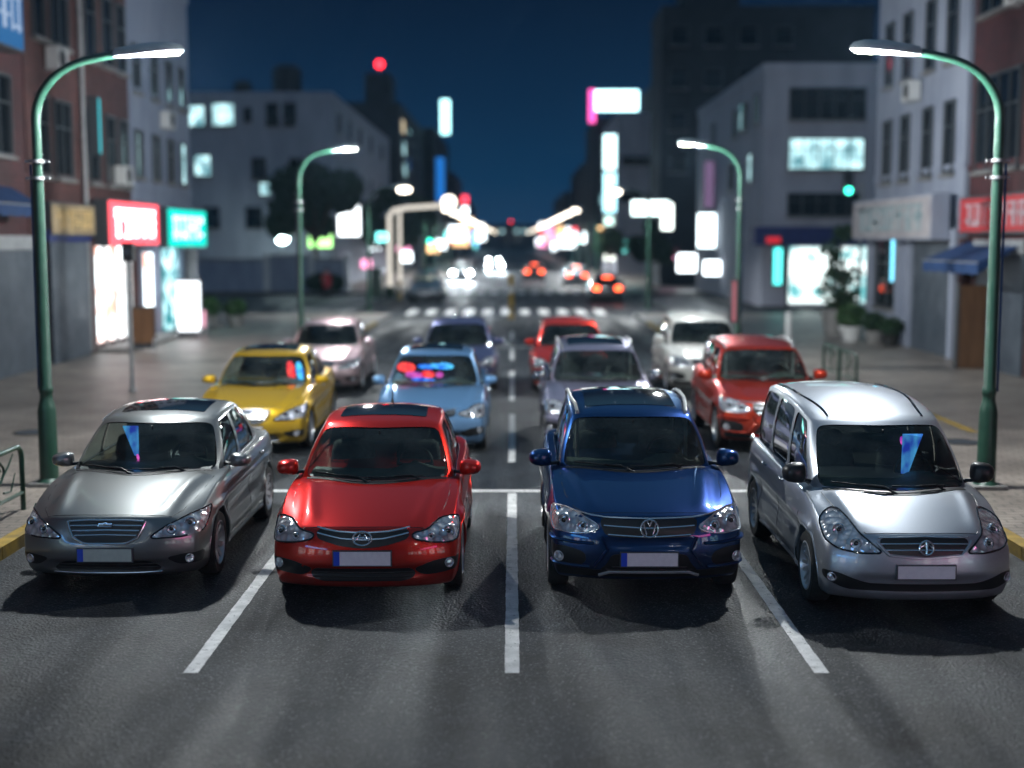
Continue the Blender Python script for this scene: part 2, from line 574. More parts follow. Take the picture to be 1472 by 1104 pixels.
def patch(mb, poly, to3, off=.006, skirt=.03, step=.05, mi=0, rnd=2, bulge=0):
    """fill a 2-D outline, lay it on a surface through to3(u, v, off), give it an edge"""
    if rnd: poly = round_poly(poly, rnd)
    out = []
    for i in range(len(poly)):
        a = poly[i]; b = poly[(i + 1) % len(poly)]
        l = math.dist(a, b); n = max(1, int(l / step))
        for k in range(n):
            out.append(Vector((lerp(a[0], b[0], k / n), lerp(a[1], b[1], k / n))))
    nb = len(out)
    x0 = min(p.x for p in out); x1 = max(p.x for p in out)
    y0 = min(p.y for p in out); y1 = max(p.y for p in out)
    pts = list(out)
    pl = [(p.x, p.y) for p in out]
    x = x0 + step * .5
    while x < x1:
        y = y0 + step * .5
        while y < y1:
            if inside(pl, x, y) and min((p.x - x) ** 2 + (p.y - y) ** 2 for p in out) > (step * .4) ** 2:
                pts.append(Vector((x, y)))
            y += step
        x += step
    r = delaunay_2d_cdt(pts, [(i, (i + 1) % nb) for i in range(nb)], [], 1, 1e-6)
    vs2, fs = r[0], r[2]
    P = []
    cx = sum(p.x for p in out) / nb; cy = sum(p.y for p in out) / nb
    for p in vs2:
        o = off
        if bulge:
            dd = min(math.dist(p, q) for q in out)
            o += bulge * min(1, dd / .05)
        P.append(to3(p.x, p.y, o))
    # orientation check
    mb.add(P, [tuple(f) for f in fs], mi)
    base = len(mb.v)
    top = [to3(p.x, p.y, off) for p in out]; bot = [to3(p.x, p.y, off - skirt) for p in out]
    mb.add(top + bot, [(i, (i + 1) % nb, nb + (i + 1) % nb, nb + i) for i in range(nb)], mi)
    return mb


class Hull:
    YC = 1.3

    def __init__(s, me):
        s.bvh = BVHTree.FromPolygons([v.co.copy() for v in me.vertices], [tuple(p.vertices) for p in me.polygons])

    def front(s, x, y, z, off=0):
        """surface point in the horizontal direction of (x, y) seen from the engine bay"""
        return s.wrap(math.atan2(x, s.YC - y) * 1.2, z, off)

    def wrap(s, a, z, off=0):
        t = a / 1.2
        d = Vector((math.sin(t), -math.cos(t), 0))
        o = Vector((0, s.YC, z)) + d * 4
        h = s.bvh.ray_cast(o, -d)
        if h[0] is None:
            return Vector((0, s.YC, z)) + d * 1.2
        return h[0] + d * off

    def fpoly(s, pts):
        return [(math.atan2(x, s.YC - y) * 1.2, z) for x, y, z in pts]

    def side(s, y, z, off=0, sg=1):
        h = s.bvh.ray_cast(Vector((4 * sg, y, z)), Vector((-sg, 0, 0)))
        if h[0] is None: return Vector((sg * .8, y, z))
        return h[0] + Vector((off * sg, 0, 0))

    def top(s, x, y, off=0):
        h = s.bvh.ray_cast(Vector((x, y, 4)), Vector((0, 0, -1)))
        if h[0] is None: return Vector((x, y, .9))
        return h[0] + Vector((0, 0, off))

    def rear(s, x, z, off=0):
        h = s.bvh.ray_cast(Vector((x, 9, z)), Vector((0, -1, 0)))
        if h[0] is None: return Vector((x, 4.4, z))
        return h[0] + Vector((0, off, 0))


def make_car(name, sp, loc, paint, label, group, detail=2, rz=0, mirror_mat=None, plate='plate', band=True, extras=(), cat='car'):
    L, HW, RW = sp['L'], sp['W'], sp['R']
    af, ar = sp['axles']
    off_y = (af + ar) / 2
    root = empty(name, (loc[0], loc[1] + off_y, 0), label, cat, group, rz)
    T = Matrix.Translation((0, -off_y, 0))

    def put(mb, nm, mats, parent=None, smooth=40):
        return fix(mb, nm, mats, parent or root, smooth)

    def fix(mb, nm, mats, parent, smooth):
        mb.v = [(v[0], v[1] - off_y, v[2]) for v in mb.v]
        o = mb.build(nm, mats, parent, 0)
        b_ = bmesh.new(); b_.from_mesh(o.data)
        bmesh.ops.remove_doubles(b_, verts=b_.verts[:], dist=1e-5)
        bmesh.ops.recalc_face_normals(b_, faces=b_.faces[:])
        b_.to_mesh(o.data); b_.free()
        if smooth:
            o.data.polygons.foreach_set('use_smooth', [True] * len(o.data.polygons)); o.data.update()
            o.data.set_sharp_from_angle(angle=R(smooth))
        return o

    ys = sp.get('ys', [0, .14, .4, .8, 1.2, 1.6, 2.1, 2.7, 3.2, L - .95, L - .5, L - .18, L])
    us = [-1, -.94, -.70, -.36, 0, .36, .70, .94, 1]
    fr = [0, .22, .45, .68, .88, 1]
    wl = sp.get('wl', [.955, .985, 1.0, 1.0, .99, .945])
    fp = sp.get('fp', [.08, .02, .0, .01, .045, .10])
    rp = [-.10, -.02, 0, -.02, -.06, -.14]
    nj, nk, ni = len(ys), len(fr), len(us)
    bowf, bowr = sp.get('bow', .25), .16

    def P(i, j, k):
        u = us[i]; y = ys[j]
        hw = HW * interp(sp['plan'], y)
        zb = interp(sp['bot'], y)
        zt = lerp(interp(sp['top'], y), interp(sp['edge'], y), abs(u) ** 2.8)
        z = zb + (zt - zb) * fr[k]
        if k == nk - 1 and i in (2, ni - 3) and .05 < y < 1.3: z += .014
        x = u * hw * wl[k]
        yy = y + bowf * (.25 * abs(u) ** 2 + .75 * abs(u) ** 4) * (1 - sstep(0, 1.3, y)) - bowr * abs(u) ** 3 * sstep(L - 1, L, y)
        yy += fp[k] * (1 - sstep(0, .7, y)) + rp[k] * sstep(L - .6, L, y)
        return (x, yy, z)
    idx = {}; vs = []

    def vid(i, j, k):
        if (i, j, k) not in idx:
            idx[(i, j, k)] = len(vs); vs.append(P(i, j, k))
        return idx[(i, j, k)]
    fs = []
    for j in range(nj - 1):
        for i in range(ni - 1):
            k = nk - 1
            fs.append((vid(i, j, k), vid(i + 1, j, k), vid(i + 1, j + 1, k), vid(i, j + 1, k)))
            fs.append((vid(i, j, 0), vid(i, j + 1, 0), vid(i + 1, j + 1, 0), vid(i + 1, j, 0)))
        for k in range(nk - 1):
            fs.append((vid(0, j, k), vid(0, j, k + 1), vid(0, j + 1, k + 1), vid(0, j + 1, k)))
            fs.append((vid(ni - 1, j, k), vid(ni - 1, j + 1, k), vid(ni - 1, j + 1, k + 1), vid(ni - 1, j, k + 1)))
    for i in range(ni - 1):
        for k in range(nk - 1):
            fs.append((vid(i, 0, k), vid(i + 1, 0, k), vid(i + 1, 0, k + 1), vid(i, 0, k + 1)))
            fs.append((vid(i, nj - 1, k), vid(i, nj - 1, k + 1), vid(i + 1, nj - 1, k + 1), vid(i + 1, nj - 1, k)))
    me = bpy.data.meshes.new('cage')
    me.from_pydata(vs, [], fs)
    cz = me.attributes.new('crease_edge', 'FLOAT', 'EDGE')
    inv = {v: k for k, v in idx.items()}
    for e_i, ed in enumerate(me.edges):
        a, b = inv[ed.vertices[0]], inv[ed.vertices[1]]
        if a[2] == b[2] == nk - 1:
            if a[0] == b[0] and a[0] in (0, ni - 1): cz.data[e_i].value = .45
            elif a[0] == b[0] and a[0] in (2, ni - 3) and max(ys[a[1]], ys[b[1]]) <= 1.25: cz.data[e_i].value = .55
            elif a[1] == b[1] == 0: cz.data[e_i].value = .40
            elif a[1] == b[1] == nj - 1: cz.data[e_i].value = .5
        elif a[2] == b[2] == 2 and a[1] == b[1] == 0: cz.data[e_i].value = .35
    tmp = bpy.data.objects.new('cage', me); COL.objects.link(tmp)
    md = tmp.modifiers.new('s', 'SUBSURF'); md.levels = detail + 1 if detail > 1 else 2
    dg = bpy.context.evaluated_depsgraph_get()
    hm = bpy.data.meshes.new_from_object(tmp.evaluated_get(dg))
    bpy.data.objects.remove(tmp)
    # character lines pressed into the panels
    cowl = sp['gh'][0][0][1]
    for v in hm.vertices:
        x, y, z = v.co
        ax = abs(x); sg = 1 if x > 0 else -1
        topz = interp(sp['top'], y)
        if y < cowl + .1 and z > topz - .2:
            c = lerp(.46, .66, min(1, y / 1.2)) * sp.get('crease', 1)
            v.co.z += .010 * math.exp(-((ax - c) / .06) ** 2) * sstep(.1, .4, y)
            v.co.z -= .006 * math.exp(-((ax - c - .12) / .06) ** 2) * sstep(.1, .4, y)
        if ax > HW * .8 and .7 < y < L - .4:
            zz = z - .06 * (y - 1) / 3
            v.co.x += sg * (.012 * math.exp(-((zz - .74) / .035) ** 2) - .024 * math.exp(-((zz - .60) / .09) ** 2) + .012 * math.exp(-((zz - .36) / .05) ** 2))
            for ya in (af, ar):
                r = math.hypot(y - ya, z - RW)
                v.co.x += sg * .022 * math.exp(-((r - RW - .07) / .07) ** 2)
        if y < .6:
            for (zc, zw, xw, dep) in sp.get('press', ()):
                v.co.y += dep * math.exp(-((z - zc) / zw) ** 4) * (1 - sstep(xw - .12, xw + .06, ax))
    hull = Hull(hm)
    # wheel housings
    cut = MB()
    RC = RW + .055
    for ya in (af, ar):
        for sg in (-1, 1):
            tf = Matrix.Translation((sg * (HW - .12), ya, RW)) @ Matrix.Rotation(PI / 2, 4, 'Y')
            cut.lathe([(RC, -.24), (RC, .24)], 48, 0, tf)
    co = cut.build('cut', M['black'])
    bo = bpy.data.objects.new('b', hm); COL.objects.link(bo)
    bm_ = bo.modifiers.new('b', 'BOOLEAN'); bm_.operation = 'DIFFERENCE'; bm_.object = co; bm_.solver = 'EXACT'
    dg = bpy.context.evaluated_depsgraph_get()
    body = bpy.data.meshes.new_from_object(bo.evaluated_get(dg))
    bpy.data.objects.remove(bo); bpy.data.objects.remove(co)
    if len(body.polygons) < 500: body = hm.copy()
    # greenhouse outline (half), list of ((xb,yb),(xr,yr,zr))
    gh = sp['gh']
    segs = sp['segs']      # per segment: (subdivisions, kind)

    def mir(q): return (-q[0],) + tuple(q[1:])

    def ctl(i, w):
        n = len(gh) - 1
        if i < 0: return mir(gh[-i][w])
        if i > n: return mir(gh[2 * n - i][w])
        return gh[i][w]

    def dist_(a, b): return max(1e-4, math.dist(a[:2], b[:2]))

    def ring(a, w):
        i = min(int(a), len(gh) - 2); t = a - i
        p0, p1, p2, p3 = ctl(i - 1, w), ctl(i, w), ctl(i + 1, w), ctl(i + 2, w)
        d0, d1, d2 = dist_(p0, p1), dist_(p1, p2), dist_(p2, p3)
        h00 = 2 * t ** 3 - 3 * t * t + 1; h10 = t ** 3 - 2 * t * t + t
        h01 = -2 * t ** 3 + 3 * t * t; h11 = t ** 3 - t * t
        r = []
        for k in range(len(p1)):
            m1 = (p2[k] - p0[k]) / (d0 + d1) * d1
            m2 = (p3[k] - p1[k]) / (d1 + d2) * d1
            r.append(h00 * p1[k] + h10 * m1 + h01 * p2[k] + h11 * m2)
        return tuple(r)

    basez = {}

    def bz(x, y):
        k = (round(x, 3), round(y, 3))
        if k not in basez: basez[k] = hull.top(x, y).z - .012
        return basez[k]

    rz_ = sp['roofz']; rc_ = sp.get('crown', .065); rw_ = max(q[1][0] for q in gh)

    def roofz(x, y):
        z = sum(interp(rz_, y + d) for d in (-.24, -.16, -.08, 0, .08, .16, .24)) / 7
        return z - rc_ * min(1.3, abs(x) / rw_) ** 2.3

    def Sf(a, b, inn=0.0, sg=1):
        xb, yb = ring(a, 0); xr, yr, zr = ring(a, 1)
        zr = roofz(xr, yr)
        zb = bz(abs(xb), yb)
        bb = b
        x = lerp(xb, xr, bb); y = lerp(yb, yr, bb); z = lerp(zb, zr, bb)
        # outward bulge of panes
        n = len(gh) - 1
        cy = (gh[0][1][1] + gh[n][1][1]) / 2
        dx, dy = xb, (yb - cy) * .4
        l = math.hypot(dx, dy) or 1
        q = (.032 * math.sin(PI * min(1, b)) - inn)
        zz = .022 * math.sin(PI * b) if (a < 1 or a > n - 1) else 0
        return Vector((sg * (x + dx / l * q), y + dy / l * q, z + zz - inn * .5))
    # pillars and roof
    aa = []; kinds = []
    for i, (n, kd) in enumerate(segs):
        for k in range(n):
            aa.append(i + k / n); kinds.append(kd)
    aa.append(len(segs))
    bs = [0, .035, .25, .5, .75, .93, 1.0]
    g = MB()
    rows = []
    full = [(-a, -1) for a in aa[:0:-1]] + [(a, 1) for a in aa]
    full = [(abs(a), 1 if a >= 0 else -1) for a, _ in full]
    kf = kinds[::-1] + kinds
    # closed ring: last equals first (rear centre)
    full = full[:-1]
    for b in bs:
        rows.append([Sf(a, b, 0, sg) for a, sg in full])
    n = len(full)
    zr0 = gh[0][1][1]; zrn = gh[-1][1][1]; yc = (zr0 + zrn) / 2
    dome = sp.get('dome', .075)
    for s_ in (.03, .08, .2, .38, .6, .8, .93, .985):
        row = []
        for a, sg in full:
            p = Sf(a, 1, 0, sg)
            x_, y_ = p.x * (1 - s_), yc + (p.y - yc) * (1 - s_)
            row.append(Vector((x_, y_, roofz(x_, y_) + .014 * min(1, s_ / .08))))
        rows.append(row)
    vs = [p for r in rows for p in r]; fs = []; mi = []
    for i in range(len(rows) - 1):
        for k in range(n):
            k2 = (k + 1) % n
            kd = kf[k]
            if kd in ('ws', 'w', 'rw') and 1 <= i < 5: continue
            fs.append((i * n + k, i * n + k2, (i + 1) * n + k2, (i + 1) * n + k))
            mi.append(1 if (kd == 'b' and i < 5) else 0)
    top = len(rows) - 1
    fs.append(tuple(top * n + k for k in range(n))); mi.append(0)
    g.v = [tuple(v) for v in vs]; g.f = [list(f) for f in fs]; g.m = mi
    gm = g.mesh('cabin', [paint, M['gloss']], 0)
    to = bpy.data.objects.new('t', gm); COL.objects.link(to)
    if detail > 0:
        md = to.modifiers.new('s', 'SUBSURF'); md.levels = 2 if detail > 1 else 1
    dg = bpy.context.evaluated_depsgraph_get()
    gme = bpy.data.meshes.new_from_object(to.evaluated_get(dg))
    bpy.data.objects.remove(to)
    roof = Hull(gme)
    # join into the body mesh
    deckpoly = [(Sf(a, 0, .0, sg).x * .985, Sf(a, 0, 0, sg).y) for a, sg in full]
    bm = bmesh.new(); bm.from_mesh(body)
    for f in bm.faces:
        c = f.calc_center_median(); f.material_index = 0
        if c.z > .6 and f.normal.z > .5 and inside(deckpoly, c.x, c.y): f.material_index = 1
        for ya in (af, ar):
            if math.hypot(c.y - ya, c.z - RW) < RC * 1.004 and abs(c.x) > HW - .38 and not (abs(f.normal.x) > .85 and abs(c.x) > HW * .85): f.material_index = 1
        if c.z < interp(sp['bot'], c.y) + .015 or f.normal.z < -.75: f.material_index = 1
    bm.to_mesh(body); bm.free()
    nb = len(body.polygons)
    body.materials.clear(); body.materials.append(paint); body.materials.append(M['black'])
    bm = bmesh.new(); bm.from_mesh(body)
    gme.materials.clear(); gme.materials.append(paint); gme.materials.append(M['black'])
    bm.from_mesh(gme)
    bmesh.ops.translate(bm, verts=bm.verts[:], vec=(0, -off_y, 0))
    fm = bpy.data.meshes.new('body'); bm.to_mesh(fm); bm.free()
    fm.materials.append(paint); fm.materials.append(M['black'])
    fm.polygons.foreach_set('use_smooth', [True] * len(fm.polygons)); fm.update()
    fm.set_sharp_from_angle(angle=R(48))
    link('body', fm, root)

    # glass
    def pane(nm, a0, a1, sg, both=False, mat=M['glass'], frit=.035, na=10):
        mb = MB()
        bsn = [.012, .05, .2, .4, .6, .8, .915, .96]
        aas = [a0, a0 + (a1 - a0) * .03] + [a0 + (a1 - a0) * t / na for t in range(1, na)] + [a1 - (a1 - a0) * .03, a1]
        if both:
            e_ = .04
            aas = [-a1, -a1 + e_] + [-a1 + 2 * a1 * t / (na * 2) for t in range(1, na * 2)] + [a1 - e_, a1]
        rws = [[Sf(abs(a), b, .010, (1 if a >= 0 else -1) * sg) for a in aas] for b in bsn]
        nn = len(aas)
        vv = [p for r in rws for p in r]
        for i in range(len(bsn) - 1):
            for k in range(nn - 1):
                edge = i == 0 or i == len(bsn) - 2 or k == 0 or k == nn - 2
                mb.add([vv[i * nn + k], vv[i * nn + k + 1], vv[(i + 1) * nn + k + 1], vv[(i + 1) * nn + k]], [(0, 1, 2, 3)], 1 if edge else 0)
        bmm = bmesh.new(); me_ = mb.mesh(nm, [mat, M['gloss']], 60); bmm.from_mesh(me_)
        bmesh.ops.remove_doubles(bmm, verts=bmm.verts[:], dist=1e-5)
        bmesh.ops.translate(bmm, verts=bmm.verts[:], vec=(0, -off_y, 0))
        bmm.to_mesh(me_); bmm.free()
        return link(nm, me_, root)
    nseg = len(segs)
    for i, (k, kd) in enumerate(segs):
        if kd == 'ws':
            ws = pane('windshield', 0, i + 1.03, 1, True)
        elif kd == 'rw' and detail:
            rws_ = []
            mb = MB()
            aas = [i - .03 + (nseg - i + .03) * t / 8 for t in range(9)]
            aas = [(a, 1) for a in aas] + [(a, -1) for a in aas[-2::-1]]
            mb.grid([[Sf(a, b, .010, sg) for a, sg in aas] for b in (.01, .3, .6, .96)])
            put(mb, 'rear_window', M['tint'], smooth=60)
        elif kd == 'w':
            for sg in (-1, 1):
                pane('side_window', i - .03, i + 1.03, sg, mat=M['glass'] if detail > 1 else M['tint'], na=4)
    # window bottom chrome strip
    if detail > 1:
        wseg = [i for i, (k, kd) in enumerate(segs) if kd == 'w']
        for sg in (-1, 1):
            mb = MB()
            mb.tube([Sf(a / 6, .022, -.006, sg) for a in range(wseg[0] * 6 - 1, wseg[-1] * 6 + 8)], .009, 6)
            if sp.get('chrome'):
                mb.tube([Sf(a / 6, .945, -.008, sg) for a in range(wseg[0] * 6 - 1, wseg[-1] * 6 + 8)], .008, 6)
            put(mb, 'window_trim', M['chrome'] if sp.get('chrome') else M['gloss'])
    # cowl and wipers
    aw = [i / 10 * .96 for i in range(11)]
    front = [(Sf(a, 0).x, Sf(a, 0).y) for a in aw]
    pl = [(-x, y - .065) for x, y in front[::-1]] + [(x, y - .065) for x, y in front[1:]] + [(x, y + .04) for x, y in front[::-1]] + [(-x, y + .04) for x, y in front[1:]]
    mb = MB(); patch(mb, pl, lambda x, y, o: hull.top(x, y, o), .004, .01, .06, 0, 0)
    put(mb, 'cowl', M['black'])
    if detail > 1:
        for (a0, a1) in ((-.05, -.82), (.62, -.10)):
            mb = MB()
            p = [Sf(abs(lerp(a0, a1, t / 10)), .055 + .035 * t / 10, -.018, 1 if lerp(a0, a1, t / 10) >= 0 else -1) for t in range(11)]
            mb.tube(p, .009, 6)
            q = Sf(abs(a0), 0, 0, 1 if a0 >= 0 else -1) + Vector((0, -.03, .0))
            mb.tube([q, p[2] + Vector((0, -.02, .015)), p[5] + Vector((0, -.01, .012))], [.014, .010, .006], 6)
            put(mb, 'wiper', M['black'])
    # shut lines
    if detail > 1:
        mb = MB()
        bl = sp['bonnet']
        for sg in (-1, 1):
            mb.tube([hull.top(sg * x, y, -.0035) for x, y in bl], .0065, 5)
        mb.tube([hull.top(lerp(-bl[0][0], bl[0][0], t / 16), bl[0][1] - .05 * math.sin(PI * t / 16), -.0035) for t in range(17)], .006, 5)
        put(mb, 'bonnet_gap', M['black'])
        doors = sp['doors']
        for sg in (-1, 1):
            mb = MB()
            for yv in doors:
                mb.tube([hull.side(yv + .02 * math.sin(z * 5), z, -.003, sg) for z in [.30 + t * (.6 / 12) for t in range(11)]], .006, 5)
            mb.tube([hull.side(y, .30, -.003, sg) for y in [doors[0] + t * (doors[-1] - doors[0]) / 14 for t in range(15)]], .006, 5)
            put(mb, 'door_gap', M['black'])
            for yv in doors[1:]:
                mb = MB()
                p = [hull.side(yv - .10 - .16 * t / 4, sp['belt'] - .10, .004 + .025 * math.sin(PI * t / 4), sg) for t in range(5)]
                mb.tube(p, .013, 8)
                put(mb, 'door_handle', M['chrome'] if sp.get('chrome') else paint)
    if detail > 0:
        for sg in (-1, 1):      # sills
            mb = MB()
            mb.tube([hull.side(y, interp(sp['bot'], y) + .065, -.012, sg) for y in [af + RC + .02 + t * (ar - af - 2 * RC - .04) / 10 for t in range(11)]], .03, 8)
            put(mb, 'sill', sp.get('sill') or paint)
            for ya in (af, ar):
                mb = MB()
                pts = []
                for t in range(0, 25):
                    an = lerp(-.25, PI + .25, t / 24)
                    y, z = ya + math.cos(an) * (RC + .008), RW + math.sin(an) * (RC + .008)
                    if z > interp(sp['bot'], y) + .03: pts.append(hull.side(y, z, -.006, sg))
                mb.tube(pts, sp.get('lip', .014), 6)
                put(mb, 'wheel_arch', sp.get('archmat') or paint)
    # wheels
    for ya in (af, ar):
        for sg in (-1, 1):
            wx = sg * (HW - .105)
            base = Matrix.Translation((wx, ya - off_y, RW)) @ Matrix.Rotation(sg * PI / 2, 4, 'Y')
            hub = MB().lathe([(.02, -.08), (RW * .45, -.08), (RW * .45, -.03), (.06, -.02), (.06, .03), (.02, .03)], 20, 0, base)
            wob = hub.build('wheel', M['steel'], root)
            rt = RW
            ty = MB().lathe([(rt * .66, -.095), (rt * .80, -.105), (rt * .94, -.10), (rt, -.075), (rt + .002, 0), (rt, .075), (rt * .94, .10), (rt * .80, .105), (rt * .66, .095)], 36, 0, base, True)
            ty.build('tyre', M['rubber'], wob)
            rm = MB().lathe([(rt * .60, -.09), (rt * .68, -.09), (rt * .67, .088), (rt * .705, .098), (rt * .66, .102), (rt * .60, .07)], 32, 0, base, True)
            ns = sp.get('spokes', 7)
            for q in range(ns):
                an = 2 * PI * q / ns
                tf = base @ Matrix.Rotation(an, 4, 'Z')
                for dd in (-.5, .5) if sp.get('twin') else (0,):
                    w_ = .014 if sp.get('twin') else .024
                    rr = rt * .66
                    a0 = (.03, dd * .045)
                    vs_ = [(.02, dd * .03 - w_, .045), (.02, dd * .03 + w_, .045), (rr, dd * .09 + w_ * 1.2, .085), (rr, dd * .09 - w_ * 1.2, .085),
                           (.02, dd * .03 - w_, .01), (.02, dd * .03 + w_, .01), (rr, dd * .09 + w_ * 1.2, .04), (rr, dd * .09 - w_ * 1.2, .04)]
                    rm.add([tf @ Vector(v) for v in vs_], [(0, 3, 2, 1), (0, 1, 5, 4), (1, 2, 6, 5), (2, 3, 7, 6), (3, 0, 4, 7)])
            rm.lathe([(.075, .0), (.072, .06), (.05, .068), (.01, .07)], 16, 0, base)
            rm.build('rim', M['rim'], wob)
    # mirrors
    mp = sp['mirror']
    for sg in (-1, 1):
        mb = MB()
        c = Vector((sg * mp[0], mp[1], mp[2]))
        tf = Matrix.Rotation(sg * R(-8), 4, 'Z')
        rows = []
        for i, t in enumerate((0, .12, .35, .65, .9, 1.0)):
            y = -.075 + .15 * t
            s_ = (.15, .70, .92, 1, 1, .97)[i]
            row = []
            for k in range(16):
                an = 2 * PI * k / 16
                cx = math.copysign(abs(math.cos(an)) ** .6, math.cos(an)) * mp[3] * s_
                cz = math.copysign(abs(math.sin(an)) ** .7, math.sin(an)) * mp[4] * s_ * (1.0 - .22 * (sg * math.cos(an)))
                row.append(c + (tf @ Vector((cx, y, cz))))
            rows.append(row)
        mb.grid(rows, 0, True); mb.f.append(list(range(len(mb.v) - 16, len(mb.v)))); mb.m.append(0)
        mb.f.append(list(range(16))[::-1]); mb.m.append(0)
        mo = put(mb, 'wing_mirror', [mirror_mat or paint])
        mb = MB()
        inner = c + Vector((-sg * mp[3] * .85, .01, -mp[4] * .75))
        ach = Vector((sg * (HW * .86), mp[1] + .08, sp['belt'] + .01))
        mb.tube([ach, (ach + inner) / 2 + Vector((0, 0, .005)), inner + Vector((sg * .06, 0, 0))], [.035, .026, .03], 8, flat=.7)
        put(mb, 'mirror_arm', M['black'], mo)
    # lamps
    for sg in (-1, 1):
        pts = sp['lamp']
        pl = hull.fpoly([(sg * x, y, z) for x, y, z in pts])
        mb = MB(); patch(mb, pl, hull.wrap, .006, .03, .035, 0, 2)
        lo = put(mb, 'headlight', M['lampg'])
        if detail > 0:
            mb = MB()
            q = round_poly(pl, 2)
            mb.tube([hull.wrap(a, z, .007) for a, z in q + q[:2]], .009, 6, cap=False)
            put(mb, 'lamp_surround', sp.get('lampring') or M['gloss'], lo)
            for (x, y, z, r) in sp['bulbs']:
                c = hull.front(sg * x, y, z, .012)
                d = Vector((sg * math.sin(R(18)), -math.cos(R(18)), .12)).normalized()
                tf = Matrix.Translation(c) @ d.to_track_quat('Z', 'Y').to_matrix().to_4x4()
                mb = MB().lathe([(r, -.02), (r, .006), (r * .86, .012), (r * .8, -.004), (r * .5, -.012), (.004, -.012)], 18, 0, tf)
                mb.lathe([(r * .45, -.012), (r * .38, .008), (r * .2, .016), (.002, .018)], 14, 1, tf)
                put(mb, 'reflector', [M['chrome'], M['gloss']], lo)
        if detail > 0:
            x, y, z, r = sp['fog']
            fb = sp.get('fogpatch')
            if fb:
                mb = MB(); patch(mb, hull.fpoly([(sg * a, b, c) for a, b, c in fb]), hull.wrap, .0045, .03, .04, 0, 2)
                put(mb, 'fog_recess', M['black'])
            c = hull.front(sg * x, y, z, .006)
            d = Vector((sg * math.sin(R(25)), -math.cos(R(25)), 0))
            tf = Matrix.Translation(c) @ d.to_track_quat('Z', 'Y').to_matrix().to_4x4()
            mb = MB().lathe([(r * 1.25, -.03), (r * 1.25, .008), (r, .012), (r * .95, .002), (.004, .004)], 16, 0, tf)
            put(mb, 'fog_light', [M['lampg']])
    # black front openings
    for nm, poly, o in sp['black']:
        mb = MB(); patch(mb, hull.fpoly(poly), hull.wrap, o + .006, .03, .04, 0, 2)
        put(mb, nm, M['black'])
    for nm, mt, lines, r, fl in sp['bars']:
        for ln in (lines if nm != 'grille' else [lines]):
            mb = MB()
            for l2 in (ln if nm == 'grille' else [ln]):
                nl = 20
                pp = []
                for t in range(nl + 1):
                    tt = t / nl * (len(l2) - 1); i = min(int(tt), len(l2) - 2); f = tt - i
                    pp.append(hull.front(*[lerp(l2[i][q], l2[i + 1][q], f) for q in range(3)], .014))
                mb.tube(pp, r, 6, 0, True, fl)
            put(mb, 'grille_bars' if nm == 'grille' else nm, mt if not isinstance(mt, str) else (paint if mt == 'paint' else M[mt]))
    # plate
    px, pz0, pz1 = sp['plate']
    zc = (pz0 + pz1) / 2
    yp = min(hull.front(x, 0, zc).y for x in (-.2, 0, .2)) - .016
    mb = MB(); mb.box((-px - .012, yp + .002, pz0 - .01), (px + .012, yp + .045, pz1 + .01))
    po = put(mb, 'license_plate', M['frame'], smooth=0)
    mb = MB(); mb.box((-px, yp - .003, pz0), (px, yp + .003, pz1)); put(mb, 'plate_face', M[plate], po, 0)
    if band:
        mb = MB(); mb.box((-px - .001, yp - .006, pz0 - .001), (-px + .055, yp - .001, pz1 + .001)); put(mb, 'plate_band', M['pblue'], po, 0)
    # badge
    if sp.get('badge') and detail > 0:
        kd, bzv, br = sp['badge']
        c = hull.front(0, 0, bzv, .03)
        tf = Matrix.Translation(c) @ Matrix.Rotation(R(78), 4, 'X')
        mb = MB()
        sxv = 1.35 if kd == 'oval' else 1
        if kd != 'bow':
            mb.tube([tf @ Vector((math.cos(t * PI / 12) * br * sxv, math.sin(t * PI / 12) * br, 0)) for t in range(25)], .0095, 6, cap=False)
        strokes = {'vw': [[(-.72, .6), (-.32, -.72), (0, .1), (.32, -.72), (.72, .6)], [(-.3, .9), (0, .25), (.3, .9)]],
                   'oval': [[(-.75, -.35), (-.25, .6), (0, -.1), (.25, .6), (.75, -.35)], [(-1.0, .1), (1.0, .1)]],
                   'wing': [[(-.8, .1), (-.2, .5), (0, -.8), (.2, .5), (.8, .1)], [(0, .8), (0, -.8)]],
                   'bow': [[(-1.9, -.35), (-1.6, .4), (-.5, .35), (-.4, .6), (.4, .6), (.5, .35), (1.9, .35), (1.6, -.4), (.5, -.4), (-.5, -.4), (-1.9, -.35)]]}[kd]
        for st in strokes:
            mb.tube([tf @ Vector((a * br * sxv, b * br, 0)) for a, b in st], .0085, 5)
        put(mb, 'badge', M['chrome'])
    # cabin
    if detail > 0:
        y0 = gh[0][0][1]; zd = sp['belt']
        xa = gh[1][0][0]
        mb = MB()
        rows = []
        for (dy, dz) in ((.12, -.05), (.2, .015), (.42, .035), (.60, .03), (.66, -.02), (.66, -.2)):
            row = []
            for t in range(17):
                x = lerp(-xa * .93, xa * .93, t / 16)
                hump = .055 * math.exp(-((x - .36) / .17) ** 4) * (1 if dy > .3 else 0)
                bow_ = .16 * (x / xa) ** 2
                row.append((x, y0 + dy + bow_, zd + .0 + dz + hump))
            rows.append(row)
        mb.grid(rows)
        put(mb, 'dashboard', M['dash'], smooth=60)
